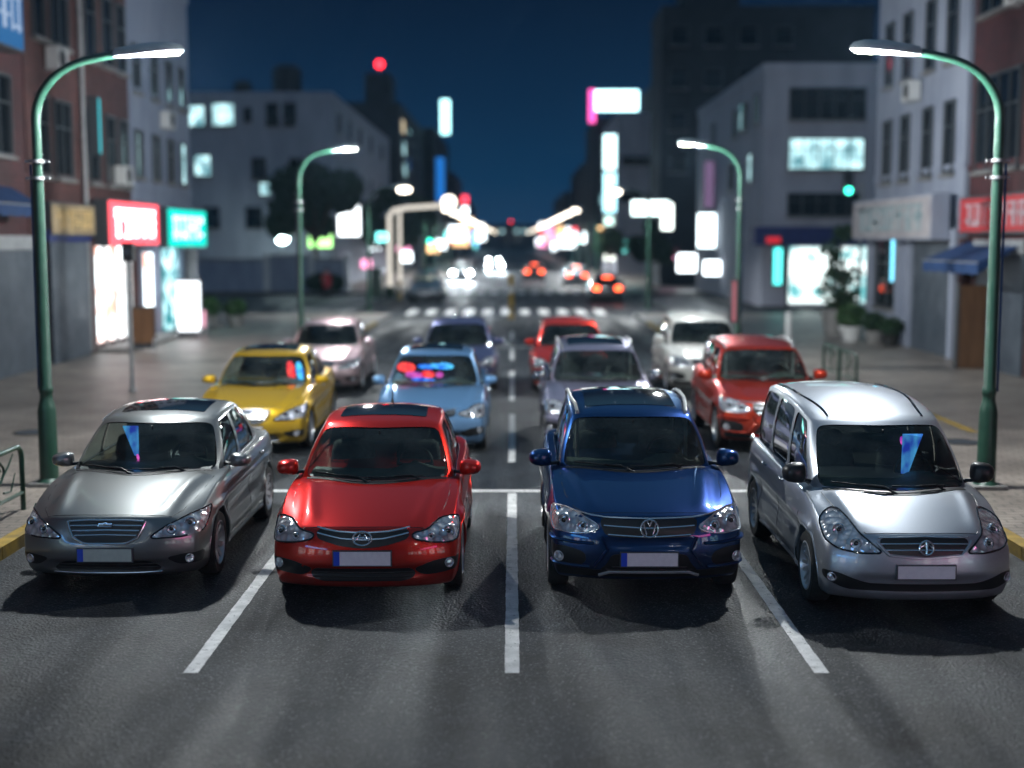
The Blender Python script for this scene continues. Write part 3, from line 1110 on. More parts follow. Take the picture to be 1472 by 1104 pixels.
        if detail > 1:
            mb = MB()
            c = Vector((.36, y0 + .80, zd + .05)); tf = Matrix.Translation(c) @ Matrix.Rotation(R(62), 4, 'X')
            mb.tube([tf @ Vector((math.cos(t * PI / 14) * .185, math.sin(t * PI / 14) * .185, 0)) for t in range(29)], .016, 8, cap=False)
            mb.tube([tf @ Vector((-.18, .0, 0)), tf @ Vector((0, -.02, -.03)), tf @ Vector((.18, 0, 0))], .022, 6)
            mb.ell(c + Vector((0, .02, -.02)), (.07, .05, .05))
            put(mb, 'steering_wheel', M['black'])
        yr = y0 + 1.25
        for (xx, yy, wd) in ((-.36, yr, .25), (.36, yr, .25), (0, yr + .95, .58)):
            mb = MB()
            rows = []
            for t, (hz, th, ww) in enumerate(((-.25, .10, 1), (0, .10, 1), (.12, .09, .97), (.22, .07, .88), (.25, .03, .7))):
                row = []
                for k in range(16):
                    an = 2 * PI * k / 16
                    cx = math.copysign(abs(math.cos(an)) ** .5, math.cos(an)) * wd * ww
                    cy = math.copysign(abs(math.sin(an)) ** .8, math.sin(an)) * th
                    row.append((xx + cx, yy + .30 * (hz + .25) * .5 + cy, zd + hz - .02))
                rows.append(row)
            mb.grid(rows, 0, True); mb.f.append(list(range(len(mb.v) - 16, len(mb.v)))); mb.m.append(0)
            for hx in ((0,) if wd < .4 else (-.36, .36)):
                mb.ell((xx + hx, yy + .10, zd + .32), (.13, .05, .09), ex=.6)
            put(mb, 'seat', M['seat'])
        if detail > 1:
            mb = MB(); p = Sf(0, .80, .05)
            mb.ell(p + Vector((0, .03, -.02)), (.12, .018, .035), ex=.5)
            mb.tube([p + Vector((0, .02, 0)), p + Vector((0, -.01, .06))], .008)
            put(mb, 'rearview_mirror', M['black'])
    # roof furniture
    ex = sp.get('extras', {})
    if 'sunroof' in ex:
        y0_, y1_, hx = ex['sunroof']
        mb = MB(); patch(mb, [(-hx, y0_ + .03), (0, y0_), (hx, y0_ + .03), (hx * .97, y1_), (-hx * .97, y1_)], lambda x, y, o: roof.top(x, y, o), .006, .012, .09, 0, 2)
        so_ = put(mb, 'sunroof', M['gloss'])
        if ex.get('panels'):
            for sx_ in (-.33, .33):
                mb = MB().tube([roof.top(hx * sx_ * 1.0, y, .007) for y in (y0_ + .03, (y0_ + y1_) / 2, y1_ - .03)], .005, 5)
                put(mb, 'panel_seam', M['chrome'], so_)
            q = [(-hx, y0_), (hx, y0_), (hx * .96, y1_), (-hx * .96, y1_), (-hx, y0_)]
            mb = MB().tube([roof.top(x, y, .005) for x, y in q], .006, 5); put(mb, 'roof_seal', M['chrome'], so_)
    if 'rails' in ex:
        y0_, y1_, xr_, mt, hh = ex['rails']
        for sg in (-1, 1):
            mb = MB()
            pp = []
            for t in range(21):
                y = lerp(y0_, y1_, t / 20)
                xx = sg * (xr_ - .05 * (1 - sstep(0, .35, t / 20)))
                pp.append(roof.top(xx, y, .004 + hh * min(1, math.sin(PI * t / 20) * 3.2)))
            mb.tube(pp, .019, 8)
            put(mb, 'roof_rail', M[mt])
    if 'grooves' in ex:
        y0_, y1_, xr_ = ex['grooves']
        for sg in (-1, 1):
            mb = MB().tube([roof.top(sg * (xr_ - .09 * (1 - sstep(0, .5, t / 16))), lerp(y0_, y1_, t / 16), .001) for t in range(17)], .014, 6)
            put(mb, 'roof_trim', M['gloss'])
    if 'antenna' in ex:
        p = roof.top(0, ex['antenna'])
        mb = MB().tube([p, p + Vector((0, .02, .05)), p + Vector((0, .10, .24))], [.022, .009, .003], 6)
        put(mb, 'antenna', M['black'])
    # tail lamps
    for sg in (-1, 1):
        mb = MB()
        x0_, x1_, z0_, z1_ = sp.get('tail', (.48, HW * .90, .72, .88))
        patch(mb, [(sg * x0_, z0_), (sg * x1_, z0_), (sg * x1_, z1_), (sg * x0_, z1_ - .02)][::sg], lambda x, z, o: hull.rear(x, z, o), .004, .03, .08, 0, 2)
        put(mb, 'tail_light', sp.get('tailmat') or M['tailoff'])
    return root, hull, roof, Sf, put


M['tailoff'] = pr('tail_lens', (.35, .01, .01), .12, 0, 1)

SEG5 = [(5, 'ws'), (2, 'p'), (4, 'w'), (1, 'b'), (4, 'w'), (3, 'p'), (4, 'rw')]
SEG7 = [(5, 'ws'), (2, 'p'), (4, 'w'), (1, 'b'), (4, 'w'), (1, 'p'), (3, 'w'), (2, 'p'), (4, 'rw')]

SEDAN = dict(
    L=4.75, W=.915, R=.325, axles=(.93, 3.70), bow=.21, press=[(.63, .09, .40, .02), (.29, .05, .6, .03)],
    plan=[(0, .94), (.25, .98), (.6, .995), (1.2, 1), (3.6, 1), (4.3, .96), (4.75, .86)],
    bot=[(0, .175), (.4, .16), (1, .17), (4, .18), (4.75, .24)],
    top=[(0, .76), (.14, .80), (.6, .91), (1.25, 1.02), (1.6, 1.03), (4.0, 1.06), (4.55, 1.08), (4.75, 1.0)],
    edge=[(0, .71), (.14, .755), (.6, .86), (1.2, .95), (1.8, .975), (3.6, 1.02), (4.6, 1.0)],
    gh=[((0, 1.17), (0, 1.93, 1.445)), ((.755, 1.52), (.59, 2.10, 1.415)), ((.80, 1.66), (.625, 2.20, 1.415)),
        ((.795, 2.48), (.635, 2.55, 1.45)), ((.797, 2.56), (.637, 2.63, 1.45)), ((.765, 3.55), (.60, 3.22, 1.425)),
        ((.62, 4.12), (.52, 3.52, 1.41)), ((0, 4.30), (0, 3.66, 1.42))],
    segs=SEG5, roofz=[(1.7, 1.42), (1.95, 1.475), (2.3, 1.54), (2.7, 1.57), (3.1, 1.565), (3.5, 1.51), (3.8, 1.44)], belt=1.0, chrome=True, spokes=10,
    bonnet=[(.60, .20), (.68, .36), (.745, .65), (.775, .95), (.78, 1.28)], doors=[1.36, 2.53, 3.45],
    mirror=(.965, 1.72, 1.055, .115, .075),
    lamp=[(.42, .08, .565), (.44, .08, .60), (.56, .15, .68), (.70, .25, .735), (.82, .45, .77), (.88, .70, .785), (.88, .6, .71), (.85, .42, .60), (.66, .2, .565)],
    bulbs=[(.60, .15, .645, .048), (.745, .27, .685, .058)],
    fog=(.72, .25, .345, .036), fogpatch=[(.54, .12, .37), (.70, .2, .40), (.86, .40, .40), (.84, .4, .29), (.64, .2, .29)],
    black=[('grille_panel', [(-.41, 0, .715), (-.2, 0, .73), (.2, 0, .73), (.41, 0, .715), (.31, 0, .58), (.20, 0, .53), (-.20, 0, .53), (-.31, 0, .58)], .002),
           ('lower_intake', [(-.42, 0, .345), (.42, 0, .345), (.58, 0, .27), (.52, 0, .235), (-.52, 0, .235), (-.58, 0, .27)], .002)],
    bars=[('grille', 'chrome', [[(-.39, 0, .725), (-.2, 0, .74), (.2, 0, .74), (.39, 0, .725)], [(-.37, 0, .685), (0, 0, .695), (.37, 0, .685)],
                                [(-.34, 0, .64), (0, 0, .65), (.34, 0, .64)], [(-.31, 0, .595), (0, 0, .605), (.31, 0, .595)],
                                [(-.41, 0, .725), (-.32, 0, .575), (-.2, 0, .522), (.2, 0, .522), (.32, 0, .575), (.41, 0, .725)]], .011, .8),
          ('intake_slat', 'rubber', [[(-.5, 0, .31), (.5, 0, .31)], [(-.52, 0, .275), (.52, 0, .275)]], .008, 1),
          ('lower_trim', 'chrome', [[(-.55, .05, .228), (-.3, 0, .222), (.3, 0, .222), (.55, .05, .228)]], .007, 1)],
    plate=(.26, .35, .47), badge=('bow', .695, .036),
    extras=dict(sunroof=(2.22, 2.95, .47)), sill=None)

COMPACT = dict(SEDAN)
COMPACT.update(
    L=4.45, W=.910, axles=(.90, 3.50), bow=.21, press=[(.335, .05, .6, .03)],
    top=[(0, .745), (.14, .79), (.6, .905), (1.25, 1.02), (1.6, 1.03), (3.8, 1.06), (4.25, 1.08), (4.45, 1.0)],
    edge=[(0, .70), (.14, .75), (.6, .86), (1.2, .955), (1.8, .975), (3.4, 1.02), (4.3, 1.02)],
    plan=[(0, .95), (.25, .98), (.6, .995), (1.2, 1), (3.4, 1), (4.1, .96), (4.45, .86)],
    bot=[(0, .165), (.4, .15), (1, .17), (4, .18), (4.45, .24)],
    gh=[((0, 1.12), (0, 1.86, 1.455)), ((.75, 1.44), (.585, 2.02, 1.425)), ((.795, 1.56), (.62, 2.12, 1.425)),
        ((.78, 2.36), (.63, 2.43, 1.465)), ((.782, 2.43), (.632, 2.50, 1.465)), ((.76, 3.35), (.60, 3.12, 1.44)),
        ((.63, 3.92), (.53, 3.42, 1.42)), ((0, 4.10), (0, 3.56, 1.42))],
    roofz=[(1.6, 1.43), (1.88, 1.49), (2.2, 1.555), (2.6, 1.585), (3.0, 1.57), (3.4, 1.51), (3.8, 1.43)], chrome=False, spokes=9,
    bonnet=[(.56, .17), (.68, .34), (.745, .65), (.77, .92), (.77, 1.2)], doors=[1.30, 2.40, 3.25],
    mirror=(.955, 1.60, 1.06, .115, .08),
    lamp=[(.47, .08, .645), (.47, .08, .695), (.60, .14, .715), (.68, .22, .75), (.76, .34, .785), (.85, .5, .79), (.89, .62, .76), (.885, .5, .66), (.84, .38, .605), (.74, .25, .59), (.6, .14, .61)],
    bulbs=[(.775, .28, .685, .060), (.63, .15, .66, .036)],
    fog=(.71, .30, .40, .038), fogpatch=[(.46, .1, .365), (.60, .15, .43), (.72, .3, .455), (.86, .45, .44), (.84, .4, .34), (.62, .2, .30), (.52, .15, .30)],
    black=[('grille_panel', [(-.48, 0, .735), (-.25, 0, .715), (0, 0, .71), (.25, 0, .715), (.48, 0, .735), (.46, 0, .65), (.2, 0, .585), (0, 0, .565), (-.2, 0, .585), (-.46, 0, .65)], .002),
           ('lower_intake', [(-.50, 0, .37), (.50, 0, .37), (.54, 0, .30), (.42, 0, .245), (-.42, 0, .245), (-.54, 0, .30)], .002)],
    bars=[('grille', 'chrome', [[(-.49, 0, .745), (-.25, 0, .715), (0, 0, .705), (.25, 0, .715), (.49, 0, .745)], [(-.46, 0, .70), (-.2, 0, .655), (0, 0, .645), (.2, 0, .655), (.46, 0, .70)]], .013, .8),
          ('intake_slat', 'rubber', [[(-.5, 0, .33), (.5, 0, .33)], [(-.5, 0, .29), (.5, 0, .29)]], .008, 1)],
    plate=(.265, .41, .54), badge=('oval', .66, .065),
    extras=dict(sunroof=(2.12, 2.72, .47), antenna=3.25))

SUV = dict(
    L=4.45, W=.935, R=.36, axles=(.88, 3.50), bow=.20, press=[(.60, .05, .40, .02)],
    plan=[(0, .95), (.25, .98), (.6, .995), (1.2, 1), (3.5, 1), (4.1, .97), (4.45, .9)],
    bot=[(0, .225), (.4, .21), (1, .24), (4, .26), (4.45, .30)],
    top=[(0, .85), (.14, .90), (.6, .99), (1.3, 1.10), (1.7, 1.12), (3.8, 1.16), (4.3, 1.14), (4.45, 1.08)],
    edge=[(0, .81), (.14, .86), (.6, .95), (1.2, 1.04), (1.8, 1.06), (3.6, 1.12), (4.4, 1.1)],
    gh=[((0, 1.22), (0, 1.88, 1.575)), ((.755, 1.54), (.61, 2.00, 1.545)), ((.80, 1.66), (.64, 2.10, 1.545)),
        ((.79, 2.40), (.655, 2.45, 1.60)), ((.792, 2.47), (.657, 2.52, 1.60)), ((.785, 3.28), (.645, 3.25, 1.60)), ((.78, 3.36), (.64, 3.33, 1.60)),
        ((.73, 3.95), (.60, 3.78, 1.575)), ((.66, 4.18), (.55, 3.95, 1.56)), ((0, 4.30), (0, 4.05, 1.57))],
    segs=SEG7, roofz=[(1.65, 1.54), (1.9, 1.60), (2.3, 1.675), (2.8, 1.715), (3.3, 1.71), (3.8, 1.665), (4.3, 1.58)], belt=1.08, spokes=7, 
    bonnet=[(.58, .20), (.69, .35), (.765, .65), (.79, .95), (.79, 1.32)], doors=[1.32, 2.44, 3.26],
    mirror=(.985, 1.62, 1.15, .12, .09),
    lamp=[(.45, .08, .75), (.56, .14, .815), (.68, .24, .86), (.80, .40, .885), (.90, .60, .875), (.91, .5, .76), (.84, .34, .70), (.66, .2, .68), (.52, .1, .70)],
    bulbs=[(.76, .27, .785, .062), (.61, .14, .755, .048)], lampring=M['chrome'],
    fog=(.765, .28, .45, .042), fogpatch=[(.57, .12, .40), (.57, .12, .51), (.70, .22, .555), (.88, .45, .56), (.88, .45, .38), (.70, .25, .35)],
    black=[('grille_panel', [(-.50, 0, .83), (-.25, 0, .815), (.25, 0, .815), (.50, 0, .83), (.48, 0, .76), (.42, 0, .67), (.2, 0, .655), (-.2, 0, .655), (-.42, 0, .67), (-.48, 0, .76)], .002),
           ('lower_intake', [(-.36, 0, .50), (.36, 0, .50), (.40, 0, .41), (.50, 0, .33), (-.50, 0, .33), (-.40, 0, .41)], .002),
           ('lower_cladding', [(-.84, .3, .36), (-.55, 0, .34), (.55, 0, .34), (.84, .3, .36), (.84, .3, .27), (-.84, .3, .27)], .003)],
    bars=[('grille', 'chrome', [[(-.72, .2, .865), (-.45, 0, .835), (0, 0, .828), (.45, 0, .835), (.72, .2, .865)], [(-.45, 0, .765), (0, 0, .745), (.45, 0, .765)], [(-.40, 0, .685), (0, 0, .665), (.40, 0, .685)]], .011, .8),
          ('bumper_crease', 'paint', [[(-.46, 0, .66), (-.40, 0, .54), (-.52, .05, .37)], [(.46, 0, .66), (.40, 0, .54), (.52, .05, .37)], [(-.86, .4, .63), (-.62, .2, .60), (-.50, .1, .60)], [(.86, .4, .63), (.62, .2, .60), (.50, .1, .60)],
                                      [(-.84, .4, .39), (-.68, .2, .375), (-.54, .1, .37)], [(.84, .4, .39), (.68, .2, .375), (.54, .1, .37)]], .024, .6),
          ('skid_plate', 'steel', [[(-.50, 0, .285), (-.38, 0, .325), (.38, 0, .325), (.50, 0, .285)]], .020, .8),
          ('intake_slat', 'rubber', [[(-.36, 0, .375), (.36, 0, .375)], [(-.42, 0, .345), (.42, 0, .345)]], .008, 1)],
    plate=(.265, .39, .515), badge=('vw', .745, .082), sill=M['black'], archmat=M['black'], lip=.022, tail=(.5, .80, .85, 1.02),
    extras=dict(sunroof=(2.12, 3.45, .49), panels=True, rails=(1.93, 3.98, .635, 'steel', .04)))

MPV = dict(
    L=4.5, W=.895, R=.335, axles=(.86, 3.60), bow=.23, press=[(.36, .07, .6, .02)], crease=1.02,
    plan=[(0, .94), (.25, .98), (.6, .995), (1.2, 1), (3.8, 1), (4.2, .98), (4.5, .92)],
    bot=[(0, .19), (.4, .18), (1, .20), (4, .22), (4.5, .28)],
    top=[(0, .80), (.14, .85), (.55, .97), (.95, 1.08), (1.4, 1.10), (4.0, 1.13), (4.35, 1.12), (4.5, 1.05)],
    edge=[(0, .74), (.14, .80), (.6, .92), (1.0, 1.00), (1.8, 1.04), (3.6, 1.08), (4.4, 1.08)],
    gh=[((0, .84), (0, 1.66, 1.645)), ((.71, 1.12), (.60, 1.78, 1.61)), ((.765, 1.36), (.655, 1.92, 1.625)),
        ((.785, 2.20), (.67, 2.30, 1.70)), ((.787, 2.28), (.672, 2.38, 1.70)), ((.785, 3.10), (.67, 3.12, 1.71)), ((.78, 3.20), (.665, 3.22, 1.71)),
        ((.75, 4.08), (.645, 3.98, 1.67)), ((.67, 4.30), (.58, 4.18, 1.64)), ((0, 4.40), (0, 4.28, 1.65))],
    segs=SEG7, roofz=[(1.4, 1.54), (1.68, 1.635), (2.0, 1.715), (2.5, 1.78), (3.0, 1.805), (3.5, 1.80), (4.0, 1.78), (4.4, 1.70)], belt=1.06, spokes=7, twin=True,
    ys=[0, .13, .35, .7, 1.0, 1.5, 2.1, 2.7, 3.2, 3.6, 4.0, 4.32, 4.5],
    bonnet=[(.50, .18), (.58, .34), (.66, .60), (.70, .80), (.72, 1.0)], doors=[1.22, 2.24, 3.18],
    mirror=(.92, 1.25, 1.16, .115, .10),
    lamp=[(.37, .05, .645), (.45, .08, .71), (.56, .18, .80), (.66, .34, .89), (.76, .52, .945), (.83, .62, .935), (.86, .55, .84), (.83, .36, .72), (.72, .22, .655), (.55, .1, .635)],
    bulbs=[(.73, .30, .80, .06), (.60, .14, .715, .052)],
    fog=(.72, .30, .395, .035), fogpatch=None,
    black=[('grille_panel', [(-.45, 0, .765), (-.25, 0, .785), (.25, 0, .785), (.45, 0, .765), (.37, 0, .655), (.30, 0, .62), (-.30, 0, .62), (-.37, 0, .655)], .002),
           ('lower_intake', [(-.83, .35, .45), (-.70, .25, .45), (-.5, .1, .365), (.5, .1, .365), (.70, .25, .45), (.83, .35, .45), (.84, .35, .39), (.66, .2, .295), (-.66, .2, .295), (-.84, .35, .39)], .002)],
    bars=[('grille', 'chrome', [[(-.45, 0, .775), (0, 0, .79), (.45, 0, .775)], [(-.42, 0, .725), (0, 0, .735), (.42, 0, .725)], [(-.38, 0, .675), (0, 0, .68), (.38, 0, .675)]], .009, .8),
          ('grille_frame', 'paint', [[(-.46, 0, .745), (-.33, 0, .63), (0, 0, .608), (.33, 0, .63), (.46, 0, .745)]], .016, .8)],
    plate=(.255, .425, .54), badge=('wing', .70, .062), tail=(.62, .80, .95, 1.10),
    extras=dict(grooves=(1.82, 3.9, .57)))

HATCH = dict(COMPACT)
HATCH.update(L=4.15, axles=(.88, 3.35), extras={},
             ys=[0, .14, .4, .8, 1.2, 1.6, 2.1, 2.7, 3.1, 3.5, 3.8, 4.02, 4.15],
             top=[(0, .745), (.14, .79), (.6, .905), (1.25, 1.02), (1.6, 1.03), (3.8, 1.06), (4.15, 1.0)],
             edge=[(0, .70), (.22, .76), (.6, .86), (1.2, .945), (1.8, .975), (3.4, 1.02), (4.1, .98)],
             plan=[(0, .95), (.25, .98), (.6, .995), (1.2, 1), (3.2, 1), (3.8, .97), (4.15, .9)],
             bot=[(0, .165), (.4, .15), (1, .17), (3.8, .18), (4.15, .24)],
             gh=COMPACT['gh'][:5] + [((.76, 3.25), (.60, 3.15, 1.45)), ((.64, 3.80), (.54, 3.55, 1.42)), ((0, 3.95), (0, 3.68, 1.42))])


def no_roof(sp, **kw):
    d = dict(sp); d['extras'] = {}; d.update(kw); return d


P_ = {
    'grey': carpaint('paint_silver_grey', (.22, .228, .228), .7, .34),
    'red': carpaint('paint_red', (.50, .016, .006), .55, .33),
    'blue': carpaint('paint_deep_blue', (.003, .034, .125), .6, .33),
    'silver': carpaint('paint_silver', (.46, .49, .54), .7, .38),
    'yellow': carpaint('paint_yellow', (.62, .38, .02), .4, .38),
    'sky': carpaint('paint_light_blue', (.17, .34, .58), .5, .36),
    'lav': carpaint('paint_lavender', (.32, .31, .42), .6, .36),
    'rust': carpaint('paint_orange_red', (.42, .032, .010), .5, .36),
    'pink': carpaint('paint_pink_silver', (.54, .40, .42), .6, .36),
    'purple': carpaint('paint_purple', (.10, .11, .22), .5, .35),
    'scarlet': carpaint('paint_scarlet', (.62, .04, .02), .5, .36),
    'white': carpaint('paint_white', (.76, .75, .70), .05, .35),
    'far': carpaint('paint_dull_silver', (.40, .43, .46), .6, .4),
    'mirror': carpaint('paint_mirror', (.30, .31, .33), .9, .2),
}

GR = 'cars parked in three rows on the road'
CARS = []


def place(name, sp, X, Y, p, label, detail=2, **kw):
    r = make_car(name, sp, (X, Y, 0), P_[p], label, GR, detail, **kw)[0]
    CARS.append(r)
    return r

place('parked_sedan', SEDAN, -3.93, 12.50, 'grey', 'grey silver sedan with sunroof, slatted chrome grille and greenish plate, beside the kerb railing', plate='plateg')
place('parked_sedan', COMPACT, -1.40, 12.10, 'red', 'glossy red sedan with black sunroof and short roof antenna in the front row')
place('parked_suv', SUV, 1.29, 12.15, 'blue', 'dark blue suv with silver roof rails and panoramic glass roof')
place('parked_van', MPV, 3.70, 11.55, 'silver', 'silver people carrier with black mirrors and tall domed roof', band=False, mirror_mat=M['black'], cat='people carrier')
place('parked_sedan', SEDAN, -4.25, 20.9, 'yellow', 'yellow sedan with red and blue neon reflections put in as glow behind its windshield', 2)
place('parked_sedan', COMPACT, -1.33, 20.9, 'sky', 'light blue sedan with red and blue neon reflections put in as glow behind its windshield', 2)
place('parked_suv', SUV, 1.45, 20.7, 'lav', 'lavender grey suv with roof rails directly behind the dark blue one', 2, mirror_mat=P_['mirror'])
place('parked_suv', no_roof(SUV, extras=dict(rails=(1.93, 3.98, .635, 'steel', .03)), archmat=None, sill=None, lip=.014), 4.30, 20.9, 'rust', 'orange red suv beside the people carrier', 2)
place('parked_sedan', no_roof(SEDAN), -4.35, 29.4, 'pink', 'pinkish silver sedan behind the yellow one', 1)
place('parked_sedan', no_roof(COMPACT), -1.27, 29.6, 'purple', 'dull purple sedan in the rear row behind the light blue car', 1)
place('parked_hatchback', HATCH, 1.37, 29.4, 'scarlet', 'red roofed hatchback in the rear row behind the lavender suv', 1)
place('parked_suv', no_roof(SUV, archmat=None, sill=None, lip=.014), 4.40, 28.8, 'white', 'cream white suv in the rear row near the far street lamp', 1)

# glowing shapes added behind four windshields, standing in for neon reflections
RB = {'red': glow('reflection_red', (1, .06, .05), 2.4, (.5, .0, .03), 9), 'blue': glow('reflection_blue', (.04, .26, 1), 2.0, (.01, .03, .5), 9), 'cyan': glow('reflection_cyan', (.10, .60, 1), 2.0, (.02, .15, 1), 10), 'panel': glow('reflection_slant', (.10, .50, 1), .8, (.02, .05, .55), 8, (1, 1, .5), .38, .62), 'pink': glow('reflection_pink', (.9, .12, .6), 1.4, (.3, .02, .4), 9)}


def neon_streak(car, cells, label):
    """glowing shapes put behind the windshield as neon reflections; cells: (x, y, z, w, h, colour) in the car's own space"""
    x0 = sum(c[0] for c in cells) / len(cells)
    r = empty('painted_reflection', (car.location.x + x0, car.location.y + cells[0][1], 1.02), label, 'flashing light')
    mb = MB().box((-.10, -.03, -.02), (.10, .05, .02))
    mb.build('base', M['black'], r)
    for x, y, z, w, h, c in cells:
        if c in ('sheet', 'sheet2'):      # upright tapering glow, shaped like a slanting blue reflection
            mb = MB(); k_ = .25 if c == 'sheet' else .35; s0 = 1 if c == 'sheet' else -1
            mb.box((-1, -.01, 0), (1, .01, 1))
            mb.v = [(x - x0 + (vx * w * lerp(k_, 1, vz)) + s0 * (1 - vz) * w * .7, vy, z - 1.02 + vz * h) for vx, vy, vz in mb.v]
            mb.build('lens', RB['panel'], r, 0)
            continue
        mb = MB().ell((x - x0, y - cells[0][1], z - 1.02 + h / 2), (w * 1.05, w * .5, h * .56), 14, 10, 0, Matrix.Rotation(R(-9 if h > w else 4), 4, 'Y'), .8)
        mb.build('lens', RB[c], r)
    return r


neon_streak(CARS[4], [(.42, -.42, 1.02, .065, .32, 'red'), (.57, -.42, 1.02, .055, .31, 'cyan')], 'upright red and blue neon reflections put in as glow behind the windshield of the yellow car')
neon_streak(CARS[5], [(-.50, -.32, 1.17, .15, .15, 'red'), (-.36, -.38, 1.07, .15, .10, 'pink'), (-.12, -.40, 1.08, .11, .11, 'red'), (-.2, -.44, 1.01, .20, .06, 'blue'), (.12, -.30, 1.22, .19, .10, 'cyan'), (-.15, -.30, 1.22, .15, .07, 'blue'), (.08, -.40, 1.08, .06, .09, 'pink')],
       'cluster of red and blue neon reflections put in as glow behind the windshield of the light blue car')
neon_streak(CARS[0], [(-.27, -.40, 1.07, .085, .33, 'sheet'), (-.19, -.43, 1.03, .014, .06, 'pink')], 'slanting blue neon reflection put in as glow behind the windshield of the silver grey car')
neon_streak(CARS[3], [(.30, -.72, 1.11, .10, .40, 'sheet2'), (.20, -.70, 1.40, .02, .08, 'pink')], 'slanting blue neon reflection put in as glow behind the windshield of the people carrier')


# ------------------------------------------------------------ ground, road, pavements
def slab(name, x0, x1, y0, y1, z0, z1, m, kind='structure', nx=1):
    mb = MB().box((x0, y0, z0), (x1, y1, z1))
    return tag(mb.build(name, m, None, 0), kind=kind)


mb = MB().add([(-1500, -200, -.03), (1500, -200, -.03), (1500, 2500, -.03), (-1500, 2500, -.03)], [(0, 1, 2, 3)])
tag(mb.build('ground', M['ground'], None, 0), kind='structure')
mb = MB().add([(-5.5, -60, 0), (5.5, -60, 0), (5.5, 600, 0), (-5.5, 600, 0)], [(0, 1, 2, 3)])
tag(mb.build('road', M['asphalt'], None, 0), kind='structure')
mb = MB().add([(-90, 60.3, -.004), (-5.5, 60.3, -.004), (-5.5, 84, -.004), (-90, 84, -.004)], [(0, 1, 2, 3)])
mb.add([(5.5, 60.3, -.004), (90, 60.3, -.004), (90, 84, -.004), (5.5, 84, -.004)], [(0, 1, 2, 3)])
tag(mb.build('side_road', M['asphalt'], None, 0), kind='structure')

KH = .13
for sg, nm in ((-1, 'left'), (1, 'right')):
    for (y0, y1) in ((-60, 60), (84.3, 600)):
        mb = MB()
        xa, xb = sorted((sg * 5.68, sg * 30))
        mb.box((xa, y0, -.02), (xb, y1, KH))
        tag(mb.build('pavement', M['paving'], None, 0), kind='structure')
        mb = MB()
        y = y0
        while y < min(y1, 200):
            xa, xb = sorted((sg * 5.5, sg * 5.677))
            yy = min(y + .98, y1)
            yel = (int((y + 60) / 6) % 2 == 0 or 10 < y < 17) and y < 58
            mb.box((xa, y, -.02), (xb, yy, KH + .012), 1 if yel else 0)
            y += 1.0
        tag(mb.build('kerb', [M['kerb'], M['yline']], None, 0), kind='structure')
# painted lines
mb = MB()


def stripe(x0, x1, y0, y1, z=.004, n=None):
    n = n or max(1, int((y1 - y0) / .25))
    for i in range(n):      # slightly worn edges
        a, b = lerp(y0, y1, i / n), lerp(y0, y1, (i + 1) / n)
        mb.add([(x0 + random.uniform(-.006, .006), a, z), (x1 + random.uniform(-.006, .006), a, z), (x1, b, z), (x0, b, z)], [(0, 1, 2, 3)])


for X in (-2.56, 0.0, 2.47):
    stripe(X - .06, X + .06, 10.22, 17.75)
for k in range(4):
    mb.add([(-5.2 + 2.6 * k, 17.85, .004), (-5.2 + 2.6 * (k + 1), 17.85, .004), (-5.2 + 2.6 * (k + 1), 18.0, .004), (-5.2 + 2.6 * k, 18.0, .004)], [(0, 1, 2, 3)])
tag(mb.build('bay_lines', M['line'], None, 0), kind='structure')
mb = MB()
for a, b in ((20.3, 26.0), (28.2, 34.6), (38, 42), (46, 50), (92, 96), (100, 104), (108, 112), (120, 125), (135, 140), (150, 156)):
    stripe(-.055, .055, a, b)
for k in range(3):
    mb.add([(-.9 + .9 * k, 42.5, .004), (0 + .9 * k, 42.5, .004), (0 + .9 * k, 42.8, .004), (-.9 + .9 * k, 42.8, .004)], [(0, 1, 2, 3)])
tag(mb.build('centre_dashes', M['line'], None, 0), kind='structure')
for yy in (61.5, 85.5):
    mb = MB()
    x = -5.0
    while x < 4.9:
        mb.add([(x, yy, .004), (x + .45, yy, .004), (x + .45, yy + 4.5, .004), (x, yy + 4.5, .004)], [(0, 1, 2, 3)])
        x += .9
    tag(mb.build('crosswalk_stripes', M['line'], None, 0), kind='structure')
mb = MB()
for xx in (-9.3, 9.3):
    for i in range(9):
        a, b = 62 + i * 2.4, 63.1 + i * 2.4
        mb.add([(xx - 1.5, a, .0), (xx + 1.5, a, .0), (xx + 1.5, a + .5, .0), (xx - 1.5, a + .5, .0)], [(0, 1, 2, 3)])
tag(mb.build('side_crosswalk', M['line'], None, 0), kind='structure')
mb = MB().add([(7.9, 22.6, KH + .004), (8.08, 22.6, KH + .004), (8.08, 27, KH + .004), (7.9, 27, KH + .004)], [(0, 1, 2, 3)])
tag(mb.build('yellow_line', M['yline'], None, 0), kind='structure')


def manhole(x, y, z, label):
    r = empty('manhole_cover', (x, y, z), label, 'manhole cover')
    mb = MB().lathe([(.31, .0), (.31, .014), (.27, .014), (.27, .006), (.01, .006)], 28)
    mb.build('ring', M['rubber'], r)
    mb = MB()
    for k in range(-4, 5):
        w = math.sqrt(max(0, .25 ** 2 - (k * .055) ** 2))
        mb.box((k * .055 - .015, -w, .006), (k * .055 + .015, w, .016))
    mb.build('lid', M['dark'], r, 0)


manhole(-8.3, 22.6, KH, 'dark round manhole cover on the pavement behind the tall green lamp post')
manhole(7.4, 21.5, KH, 'dark round manhole cover on the pavement beside the people carrier')


